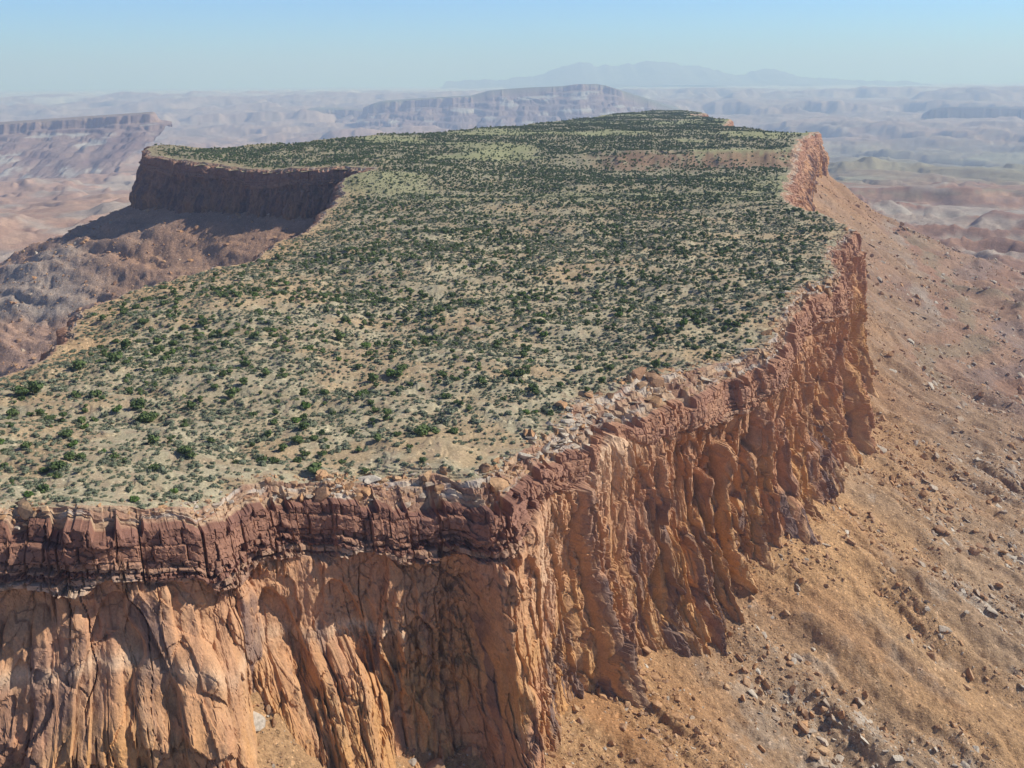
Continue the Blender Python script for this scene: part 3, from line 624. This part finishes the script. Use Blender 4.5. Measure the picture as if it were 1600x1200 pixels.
M_ROCK_P = rock_material('pale_slab_rock', [(.46,.37,.28), (.54,.47,.38), (.42,.31,.22), (.40,.33,.26)])
def crown_mesh(name, seed, kind):
    rg = np.random.default_rng(seed); C_ = []; Rr = []
    if kind == 'round': nl, hgt, sp = 7, 1.9, .62
    elif kind == 'spread': nl, hgt, sp = 9, 1.25, 1.0
    elif kind == 'tall': nl, hgt, sp = 7, 2.8, .5
    else: nl, hgt, sp = 6, 1.5, .75
    for i in range(nl):
        a = i*2.4+rg.uniform(0, 1); q = sp*math.sqrt(rg.uniform(.1, 1)); z = hgt*rg.uniform(.16, .78)
        r = rg.uniform(.5, .82); C_.append((q*math.cos(a), q*math.sin(a), z)); Rr.append((r, r*rg.uniform(.8, 1.1), r*rg.uniform(.7, .95)))
    n = 26 if kind == 'open' else 40
    parts = [leaf_quads(rg, C_, Rr, n, .17)]
    for c, r in zip(C_, Rr): parts.append(blob(c, tuple(np.array(r)*(.55 if kind == 'open' else .78)), rg))
    v, f = mesh_tris(parts); return build_mesh(name, v, f, M_BRI if kind == 'bright' else M_JUN, flat=True), np.array(C_)
def trunk_mesh(name, C_, seed):
    rg = np.random.default_rng(seed); parts = [tube([(0, 0, -.25), (.05, .03, .3), (.0, .1, .8), (.1, .05, 1.3)], [.19, .15, .11, .05])]
    for c in C_[:4]: parts.append(tube([(0.03, .05, .35), tuple(c*.5+np.array([0, 0, .15])), tuple(c)], [.09, .06, .03], 5))
    v, f = mesh_tris(parts); return build_mesh(name, v, f, M_BARK)
KINDS = ['round', 'spread', 'tall', 'open', 'bright', 'round', 'spread']
JUN = []
for i, k in enumerate(KINDS):
    cm, C_ = crown_mesh('crown', 100+i, k); JUN.append((k, cm, trunk_mesh('trunk', C_, i)))
def shrub_mesh(name, seed, n=70):
    rg = np.random.default_rng(seed)
    lo = [(rg.uniform(-.25, .25), rg.uniform(-.25, .25), .15) for _ in range(3)]
    v, f = mesh_tris([leaf_quads(rg, lo, [(.36, .34, .34)]*3, n//3, .085, .5)]+[blob(c, (.27, .26, .24), rg, 4, 6) for c in lo])
    return build_mesh(name, v, f, M_SAGE, flat=True)
SHR = [shrub_mesh('grey_shrub', 200+i) for i in range(4)]
def rock_mesh(name, seed, mat, flatz=1.0, el=1.0):
    rg = np.random.default_rng(seed)
    import bmesh
    bm = bmesh.new(); bmesh.ops.create_icosphere(bm, subdivisions=3, radius=1.0)
    pl = [(lambda v: v/np.linalg.norm(v))(rg.normal(size=3)) for _ in range(13)]; ds = rg.uniform(.34, .62, 13)
    for v in bm.verts:
        c = np.array(v.co)
        for n_, d_ in zip(pl, ds):
            t = c@n_
            if t > d_: c = c-n_*(t-d_)
        c = c*(1+rg.uniform(-.015, .015)); c = c*1.45; v.co = (c[0]*el, c[1]*.85, c[2]*flatz)
    me = bpy.data.meshes.new(name); bm.to_mesh(me); bm.free(); me.materials.append(mat); return me
BOU = [rock_mesh('boulder', 300+i, M_ROCK_O, [.8, .95, .7, .85, .6][i], [1, 1.15, 1.3, .95, 1.2][i]) for i in range(5)]
SLB = [rock_mesh('rock_slab', 320+i, M_ROCK_P, [.35, .28, .45][i], [1.3, 1.1, 1.5][i]) for i in range(3)]

# scattering as stuff (one object each, geometry nodes)
def scatter(name, pos, scl, rot, idx, sources, label, cat):
    sc = bpy.data.collections.new(name+'_sources')
    for i, me in enumerate(sources):
        if isinstance(me, tuple): o = bpy.data.objects.new('%s_source_%02d' % (name, i), me[1])
        else: o = bpy.data.objects.new('%s_source_%02d' % (name, i), me)
        sc.objects.link(o)
    m = bpy.data.meshes.new(name); m.vertices.add(len(pos)); m.vertices.foreach_set('co', np.asarray(pos, np.float32).ravel())
    for nm, arr, ty, dt in (('scl', scl, 'FLOAT_VECTOR', 'vector'), ('rot', rot, 'FLOAT_VECTOR', 'vector'), ('idx', idx, 'INT', 'value')):
        a = m.attributes.new(nm, ty, 'POINT'); a.data.foreach_set(dt, np.asarray(arr, np.int32 if ty == 'INT' else np.float32).ravel())
    ob = link(name, m, kind='stuff', label=label)
    ng = bpy.data.node_groups.new(name, 'GeometryNodeTree')
    ng.interface.new_socket('Geometry', in_out='INPUT', socket_type='NodeSocketGeometry'); ng.interface.new_socket('Geometry', in_out='OUTPUT', socket_type='NodeSocketGeometry')
    N = ng.nodes; L = ng.links; gi = N.new('NodeGroupInput'); go = N.new('NodeGroupOutput'); ip = N.new('GeometryNodeInstanceOnPoints'); ci = N.new('GeometryNodeCollectionInfo')
    ci.inputs['Collection'].default_value = sc; ci.inputs['Separate Children'].default_value = True; ci.inputs['Reset Children'].default_value = True
    def at(n_, ty):
        a = N.new('GeometryNodeInputNamedAttribute'); a.data_type = ty; a.inputs['Name'].default_value = n_; return a.outputs['Attribute']
    L.new(gi.outputs[0], ip.inputs['Points']); L.new(ci.outputs[0], ip.inputs['Instance']); ip.inputs['Pick Instance'].default_value = True
    L.new(at('idx', 'INT'), ip.inputs['Instance Index']); L.new(at('scl', 'FLOAT_VECTOR'), ip.inputs['Scale'])
    er = N.new('FunctionNodeEulerToRotation'); L.new(at('rot', 'FLOAT_VECTOR'), er.inputs[0]); L.new(er.outputs[0], ip.inputs['Rotation'])
    L.new(ip.outputs[0], go.inputs[0]); md = ob.modifiers.new('scatter', 'NODES'); md.node_group = ng
    return ob
def rand_polar(rg, n, d0, d1, a0, a1):
    D = np.sqrt(rg.uniform(d0*d0, d1*d1, n)); a = rg.uniform(a0, a1, n); return D*np.sin(a), D*np.cos(a)
def thin(x, y, r):                          # drop points closer than r (grid based, approximate)
    key = np.floor(x/r).astype(np.int64)*100003+np.floor(y/r).astype(np.int64); _, i = np.unique(key, return_index=True); return np.sort(i)
rg = np.random.default_rng(77)
def jun_density(x, y):
    sdv = SDF(x, y); D = np.hypot(x, y)
    n = fbm(x/42, y/36, 4, seed=121); bare = ss(.25, .6, fbm(x/60, y/45, 3, seed=122))
    base = .42+.95*ss(250, 520, D)+1.3*ss(600, 1200, D)
    base = base*(1-.35*ss(-40, -140, -x-260+0*y))
    lf = 1-ss(-60, 0, sdv)*(x < -60)*.6                 # thin towards the left rim
    dn = base*np.clip(.72+.65*n, .2, 1.25)*(1-.6*bare*(D < 900))*lf
    dn = dn*(1-.5*ss(1000, 1040, y-.1*x)*(1-ss(1165, 1230, y-.10*x))*ss(60, 140, x))
    dn = dn*(1-.8*ss(.1, .4, fbm(x/150, y/90, 3, seed=54))*ss(600, 1100, D))
    dn = dn*ss(-2, -13, sdv+fbm(x/12, y/12, 2, seed=123)*4)
    # bare shelf behind the promontory
    dn = dn*(1-.8*np.exp(-(((x+12)/26)**2+((y-238)/13)**2)))
    return dn
# trees read off the photograph (foot of the tree, crown width in pixels, kind)
HAND = [(605,656,20,2),(660,679,34,1),(492,741,30,0),(216,639,26,0),(180,568,25,0),(290,712,24,1),(241,695,20,0),(572,543,22,4),(361,622,20,0),(184,643,18,4),
 (232,656,34,1),(125,583,22,0),(104,682,24,1),(42,700,22,3),(36,620,26,0),(115,700,18,4),(160,709,14,4),(78,655,20,1),(58,616,24,0),(243,555,18,0),(247,538,16,0),(197,547,20,0),(226,512,20,1),(318,514,16,0),
 (466,692,22,1),(475,672,20,0),(462,660,20,4),(428,663,14,0),(478,642,18,4),(610,585,20,4),(586,645,14,0),(697,622,20,1),(583,598,20,0),(532,531,18,0),(680,679,18,0),(410,722,24,3),(560,619,14,4),(352,544,16,0),
 (822,647,16,4),(836,645,12,4),(818,560,16,0),(793,588,16,0),(850,530,16,4),(967,495,16,4),(940,598,16,0),(1024,575,18,0),(1040,572,14,3),(918,612,12,0),(835,612,14,0),(902,582,14,1),(1029,525,20,0),(966,492,14,0),(1170,535,12,4),(1086,500,18,1),(1068,512,18,4),(1030,496,16,1),
 (875,605,14,0),(720,632,16,3),(755,602,16,0),(640,700,16,3),(560,705,16,3),(272,770,16,4),(210,783,18,4),(45,778,16,4),(590,690,16,0),(395,650,16,1),(330,690,16,3),(300,640,18,0),(150,620,20,1),(20,652,20,1)]
hx = []; 
for (a, b, w_, k) in HAND:
    x, y = unp(a, b, 0.0)
    for _ in range(3): x, y = unp(a, b, float(top_z(x, y)))
    hx.append((x, y, w_*math.hypot(x, y)/FPX*1.04/[2.7, 3.4, 2.5, 3.0, 2.8][k], k))
hx = np.array(hx)
A0, A1_ = R(-42), R(33)
jx, jy = rand_polar(rg, 700000, 175, 2800, A0, A1_)
dn = jun_density(jx, jy); D_ = np.hypot(jx, jy); area = 1.5*(A1_-A0)/2*(2800**2-175**2)
ok = (SDF(jx, jy) < -3) & (rg.random(len(jx)) < dn*(1/22.)*area/700000)
jx, jy = jx[ok], jy[ok]; i = thin(jx, jy, 2.4); jx, jy = jx[i], jy[i]
dmin = np.full(len(jx), 1e9)
for h_ in hx: dmin = np.minimum(dmin, (jx-h_[0])**2+(jy-h_[1])**2)
ok = dmin > 7; jx, jy = jx[ok], jy[ok]
js = np.clip(rg.lognormal(math.log(.78), .30, len(jx)), .36, 1.3); jk = rg.choice(7, len(jx), p=[.2, .2, .1, .15, .07, .14, .14])
jx = np.r_[hx[:, 0], jx]; jy = np.r_[hx[:, 1], jy]; js = np.r_[hx[:, 2], js]; jk = np.r_[hx[:, 3], jk].astype(int)
jz = top_z(jx, jy)-.05; jr = rg.uniform(0, 6.28, len(jx)); u_, v_, f_ = proj(jx, jy, jz+1)
big = js/f_; inv = (u_ > 6) & (u_ < 1594) & (v_ < 1195); big = np.where(inv, big, 0)
big[:len(hx)] += 1
order = np.argsort(-big); N_IND = 296; ind = order[:N_IND]; rest = order[N_IND:]
print('junipers', len(jx))
hs = rg.uniform(.85, 1.2, len(jx))
scatter('juniper_woodland', np.stack([jx, jy, jz], -1)[rest], np.stack([js, js, js*hs], -1)[rest], np.stack([0*jr, 0*jr, jr], -1)[rest], jk[rest], JUN,
        'dark green juniper and pinyon scrub covering the flat mesa top into the distance', 'woodland')
# small grey shrubs
sx, sy = rand_polar(rg, 420000, 170, 1050, A0, A1_)
sdv = SDF(sx, sy); D_ = np.hypot(sx, sy)
p_ = (.32+.25*fbm(sx/16, sy/13, 3, seed=131))*(1-.35*ss(.15, .6, fbm(sx/38, sy/30, 4, seed=51)))*ss(1.5, -6, sdv)*(1-ss(500, 1000, D_)*.75)*(1-.55*np.exp(-(((sx+12)/26)**2+((sy-238)/13)**2)))
ok = (sdv < 0) & (rg.random(len(sx)) < p_*2.0); sx, sy = sx[ok], sy[ok]
i = thin(sx, sy, .9); sx, sy = sx[i], sy[i]
ssz = np.clip(rg.lognormal(math.log(1.05), .38, len(sx)), .4, 3.0); sz = top_z(sx, sy)-.03; sr = rg.uniform(0, 6.28, len(sx))
u_, v_, f_ = proj(sx, sy, sz); bg_ = np.where((u_ > 6) & (u_ < 1594) & (v_ < 1195), ssz/f_, 0); o_ = np.argsort(-bg_); sind = o_[:290]; srest = o_[290:]
print('shrubs', len(sx))
scatter('desert_scrub', np.stack([sx, sy, sz], -1)[srest], np.stack([ssz, ssz, ssz*.9], -1)[srest], np.stack([0*sr, 0*sr, sr], -1)[srest], rg.integers(0, 4, len(srest)), SHR,
        'low grey green scrub dotted all over the pale mesa top', 'scrub')

# ---- labels: look + place + what singles one out inside its place
def place_top(x, y, u, v):
    sdv = float(SDF(x, y)); 
    if u < 200: h = 'near the left edge'
    elif u < 420: h = 'above the smooth banded wall'
    elif u < 620: h = 'left of the promontory'
    elif u < 800: h = 'behind the bare promontory'
    elif u < 960: h = 'behind the pale slab notch'
    elif u < 1110: h = 'above the pillared wall'
    else: h = 'towards the right headland'
    if sdv > -14: dp = 'at the rim'
    elif v > 690: dp = 'in front'
    elif v > 630: dp = 'near the front'
    elif v > 570: dp = 'in mid scrub'
    elif v > 510: dp = 'farther back'
    else: dp = 'far back'
    return h, dp
LOOKJ = {'round': 'dark round', 'spread': 'low spreading', 'tall': 'tall narrow', 'open': 'loose open', 'bright': 'bright green'}
items = []
uu, vv_, ff = proj(jx[ind], jy[ind], jz[ind]+.8)
for k, j in enumerate(ind):
    items.append(dict(u=uu[k], v=vv_[k], size=js[j]/ff[k], look=LOOKJ[KINDS[jk[j]]], place=place_top(jx[j], jy[j], uu[k], vv_[k])))
ORD = ['leftmost', 'second from left', 'third from left', 'fourth from left', 'fifth from left', 'sixth from left', 'seventh from left', 'eighth from left', 'ninth from left', 'tenth from left']
def finish(items, noun, adj=''):
    """each label: look and place, then what sets it apart from its like in that place"""
    out = [None]*len(items); cells = {}
    for i, it in enumerate(items): cells.setdefault((it['look'], it['place']), []).append(i)
    todo = []
    def split(look, place, idx, pre):
        if len(idx) <= 11 or len(pre) > 2: todo.append((look, place, idx, pre)); return
        if len(pre) % 2 == 0:
            idx = sorted(idx, key=lambda q: items[q]['size']); h = len(idx)//2
            split(look, place, idx[:h], pre+['small']); split(look, place, idx[h:], pre+['big'])
        else:
            idx = sorted(idx, key=lambda q: items[q]['v']); h = len(idx)//2
            split(look, place, idx[:h], pre+['upper']); split(look, place, idx[h:], pre+['lower'])
    for (look, place), idx in cells.items(): split(look, place, idx, [])
    for look, place, idx, pre in todo:
        tail = pre[:2]+[look, noun]+list(place)
        if len(idx) == 1: out[idx[0]] = ' '.join(['only']+tail); continue
        idx = sorted(idx, key=lambda q: items[q]['u']); big = max(idx, key=lambda q: items[q]['size'])
        for n_, j in enumerate(idx):
            w_ = 'biggest' if j == big else 'rightmost' if n_ == len(idx)-1 else ORD[n_] if n_ < 10 else ''
            out[j] = ' '.join(([w_] if w_ else [])+tail)
    return out
labs = finish(items, 'juniper')
for k, j in enumerate(ind):
    kk, cm, tm = JUN[jk[j]]
    t = bpy.data.objects.new('juniper_tree', None); COL.objects.link(t); t.empty_display_size = .5
    t.location = (jx[j], jy[j], jz[j]); t.rotation_euler = (0, 0, jr[j]); t.scale = (js[j], js[j], js[j]*hs[j])
    t['label'] = labs[k]; t['category'] = 'tree'; t['group'] = 'junipers scattered over the mesa top'
    for nm, me in (('crown', cm), ('trunk', tm)):
        o = bpy.data.objects.new(nm, me); COL.objects.link(o); o.parent = t
items = []; uu, vv_, ff = proj(sx[sind], sy[sind], sz[sind])
for k, j in enumerate(sind): items.append(dict(u=uu[k], v=vv_[k], size=ssz[j]/ff[k], look='low grey', place=place_top(sx[j], sy[j], uu[k], vv_[k])))
labs = finish(items, 'shrub')
for k, j in enumerate(sind):
    o = link('grey_shrub', SHR[j % 4], label=labs[k], category='shrub', group='grey shrubs between the junipers')
    o.location = (sx[j], sy[j], sz[j]); o.rotation_euler = (0, 0, sr[j]); o.scale = (ssz[j],)*2+(ssz[j]*.9,)

# ---- boulders and rubble on the right slope
def slope_ok(x, y):
    sdv = SDF(x, y); u, v, f = proj(x, y, ground_z(x, y)); return (sdv > 11) & (f > 0) & (x > -5+0*y)
bx, by = rand_polar(rg, 900000, 175, 900, R(-8), R(36))
sdv = SDF(bx, by); x4, y4 = rand_polar(rg, 160000, 450, 1700, R(5), R(36)); bx = np.r_[bx, x4]; by = np.r_[by, y4]; nfar = len(x4); sdv = SDF(bx, by); aa = bx*.83-by*.55; bb = bx*.55+by*.83; D_ = np.hypot(bx, by)
clus = np.clip(.4+fbm(bb/13+fbm(aa/50, bb/50, 2), aa/60, 4, seed=61)*.9+fbm(bx/22, by/22, 3, seed=141)*.7, .03, 1.5)
ok = (sdv > 11) & (sdv < 420) & (rg.random(len(bx)) < np.where(np.arange(len(bx)) >= len(bx)-nfar, clus*.35, clus*.30*(1-ss(380, 800, D_)*.8))); isf = (np.arange(len(bx)) >= len(bx)-nfar)[ok]; bx, by = bx[ok], by[ok]; sdv = sdv[ok]
bs = np.clip(.17*(rg.pareto(1.95, len(bx))+1), .17, 1.7); bs *= np.where(sdv > 60, 1.05, .85)*np.where(isf, 2.0, 1); bs = np.minimum(bs, 2.6)
bz = ground_z(bx, by); pale = rg.random(len(bx)) < .10+.5*ss(40, 150, sdv+fbm(bx/90, by/90, 4, seed=63)*60)
u_, v_, f_ = proj(bx, by, bz); inv = (u_ > 5) & (u_ < 1595) & (v_ < 1195) & (u_ > 860)
vis = np.where(inv, bs/f_, 0); o_ = np.argsort(-vis); bi = o_[:270]; br = o_[270:]
bidx = np.where(pale, 5+rg.integers(0, 3, len(bx)), rg.integers(0, 5, len(bx)))
brot = np.stack([rg.normal(0, .35, len(bx)), .45+rg.normal(0, .3, len(bx)), rg.normal(-.55, .9, len(bx))], -1)
print('boulders', len(bx))
scatter('slope_rubble', np.stack([bx, by, bz+bs*.12], -1)[br], np.stack([bs, bs, bs], -1)[br], brot[br], bidx[br], BOU+SLB, 'broken orange and pale stones strewn down the debris slope', 'rubble')
items = []
def place_slope(u, v):
    a = 'at the foot of the pillars' if float(0) else ''
    if v > 1050: h = 'lowest on the slope'
    elif v > 900: h = 'low on the slope'
    elif v > 760: h = 'beside the pillars'
    elif v > 620: h = 'below the headland'
    elif v > 450: h = 'past the headland'
    else: h = 'far up the slope'
    if u < 1080: w_ = 'near the cliff foot'
    elif u < 1220: w_ = 'just out from the cliff'
    elif u < 1350: w_ = 'in the orange debris'
    elif u < 1480: w_ = 'among the pale stones'
    else: w_ = 'near the right edge'
    return (h, w_)
for j in bi:
    lk = 'pale flat' if bidx[j] > 4 else ('squat orange' if bidx[j] in (2, 4) else 'blocky orange')
    items.append(dict(u=u_[j], v=v_[j], size=vis[j], look=lk, place=place_slope(u_[j], v_[j])))
labs = finish(items, 'boulder')
for k, j in enumerate(bi):
    o = link('boulder', (BOU+SLB)[bidx[j]], label=labs[k], category='boulder', group='boulders strewn down the debris slope')
    o.location = (bx[j], by[j], bz[j]+bs[j]*.15); o.rotation_euler = tuple(brot[j]); o.scale = (bs[j],)*3
# rubble on the bench below the left wall and on the left talus
x1, y1 = rand_polar(rg, 26000, 90, 215, R(-45), R(5)); sdv = SDF(x1, y1); ok = (sdv > 9) & (sdv < 80) & (rg.random(len(x1)) < .5); x1, y1 = x1[ok], y1[ok]
x2, y2 = rand_polar(rg, 120000, 300, 1500, R(-32), R(-3)); sdv = SDF(x2, y2); ok = (sdv > 12) & (sdv < 320) & (rg.random(len(x2)) < .3); x2, y2 = x2[ok], y2[ok]
x3 = np.r_[x1, x2]; y3 = np.r_[y1, y2]; b3 = np.clip(np.r_[.14*(rg.pareto(1.9, len(x1))+1), .25*(rg.pareto(2.2, len(x2))+1)], .14, 2.6)
scatter('fallen_rubble', np.stack([x3, y3, ground_z(x3, y3)+b3*.1], -1), np.stack([b3]*3, -1), rg.normal(0, .5, (len(x3), 3)), rg.integers(0, 6, len(x3)), BOU+SLB[:1], 'small fallen stones on the bench below the left wall', 'rubble')

# ---- broken blocks along the rim: seated on the built rim surface
SX, SY, SZ = STRIP; nT = 37; nS = 26
def on_strip(r, c): return SX[r, c], SY[r, c], SZ[r, c]
ri = []; 
nsl = 5200
cc_ = rg.integers(0, SX.shape[1], nsl); Dc = np.hypot(SX[nT, cc_], SY[nT, cc_])
kind_ = rg.random(nsl); rr_ = np.where(kind_ < .45, rg.integers(nT-14, nT, nsl), rg.integers(nT, nT+nS, nsl))
x, y, z = on_strip(rr_, cc_); wsl = np.interp(near_s[cc_] % PER, s1, G1[:, 2])
sz_ = np.clip(.16*(rg.pareto(1.8, nsl)+1), .16, 1.7)*np.clip(.6+fbm(near_s[cc_]/18, 5.5, 3)*.8+wsl/16, .3, 1.6)
rot_ = np.stack([rg.normal(0, .22, nsl), rg.normal(0, .22, nsl), rg.uniform(0, 6.28, nsl)], -1); id_ = np.where(rg.random(nsl) < .3, 5+rg.integers(0, 3, nsl), rg.integers(0, 5, nsl))
# the heap of pale slabs at the notch
for _ in range(70):
    a, b = rg.normal(885, 38), rg.normal(0, 1); c_ = int(np.clip(np.searchsorted(near_s, s_of(a, 655-(a-850)*.5)), 1, SX.shape[1]-2)); r_ = int(np.clip(rg.normal(nT+6, 8), nT-9, nT+nS-1))
    x = np.r_[x, SX[r_, c_]]; y = np.r_[y, SY[r_, c_]]; z = np.r_[z, SZ[r_, c_]]; sz_ = np.r_[sz_, rg.uniform(.6, 1.5)]; id_ = np.r_[id_, 5+rg.integers(0, 3)]; rot_ = np.vstack([rot_, [rg.normal(0, .3), rg.normal(.1, .3), rg.uniform(0, 6.28)]])
u_, v_, f_ = proj(x, y, z); vis = np.where((u_ > 5) & (u_ < 1595) & (v_ < 1195), sz_/f_, 0); o_ = np.argsort(-vis); bi = o_[:200]; br = o_[200:]
scatter('rim_rubble', np.stack([x, y, z+sz_*.08], -1)[br], np.stack([sz_]*3, -1)[br], rot_[br], id_[br], BOU+SLB, 'broken stones littering the rim and its ledges', 'rubble')
items = []
def place_rim(u):
    for lim, h in ((120, 'at the far left rim'), (250, 'above the dark left cap'), (400, 'above the smooth banded wall'), (520, 'left of the promontory'), (640, 'just left of the bare promontory'), (700, 'on the bare promontory'), (765, 'at the tip of the promontory'),
                   (835, 'between promontory and notch'), (900, 'in the notch heap'), (960, 'just right of the pale heap'), (1020, 'on the broken ledge slope'), (1090, 'above the pillared wall'), (1180, 'left of the right headland'), (1260, 'below the headland'), (1600, 'on the headland rim')):
        if u < lim: return (h,)
for j in bi:
    lk = 'pale flat slab' if id_[j] > 4 else 'reddish angular block'
    items.append(dict(u=u_[j], v=v_[j], size=vis[j], look=lk, place=place_rim(u_[j])))
labs = finish(items, 'of sandstone')
for k, j in enumerate(bi):
    o = link('rim_block', (BOU+SLB)[id_[j]], label=labs[k], category='rock', group='loose blocks along the rim')
    o.location = (x[j], y[j], z[j]+sz_[j]*.1); o.rotation_euler = tuple(rot_[j]); o.scale = (sz_[j],)*3
#@@OBJ1

# ------------------------------------------------------------------ haze
def haze():
    X = 100000.; z0, z1 = -640., 1650.
    co = [(x, y, z) for z in (z0, z1) for y in (-X, X) for x in (-X, X)]
    me = bpy.data.meshes.new('haze'); me.from_pydata(co, [], [(0,2,3,1),(4,5,7,6),(0,1,5,4),(1,3,7,5),(3,2,6,7),(2,0,4,6)]); me.update()
    m = bpy.data.materials.new('haze'); m.use_nodes = True; nt = m.node_tree; nt.nodes.clear()
    o = nt.nodes.new('ShaderNodeOutputMaterial'); v = nt.nodes.new('ShaderNodeVolumePrincipled')
    v.inputs['Color'].default_value = (.50, .66, 1.0, 1); v.inputs['Absorption Color'].default_value = (.45, .82, 1, 1); v.inputs['Density'].default_value = HAZE_DENSITY; v.inputs['Anisotropy'].default_value = .1
    nt.links.new(v.outputs[0], o.inputs['Volume']); me.materials.append(m)
    link('haze', me, kind='stuff')
haze()
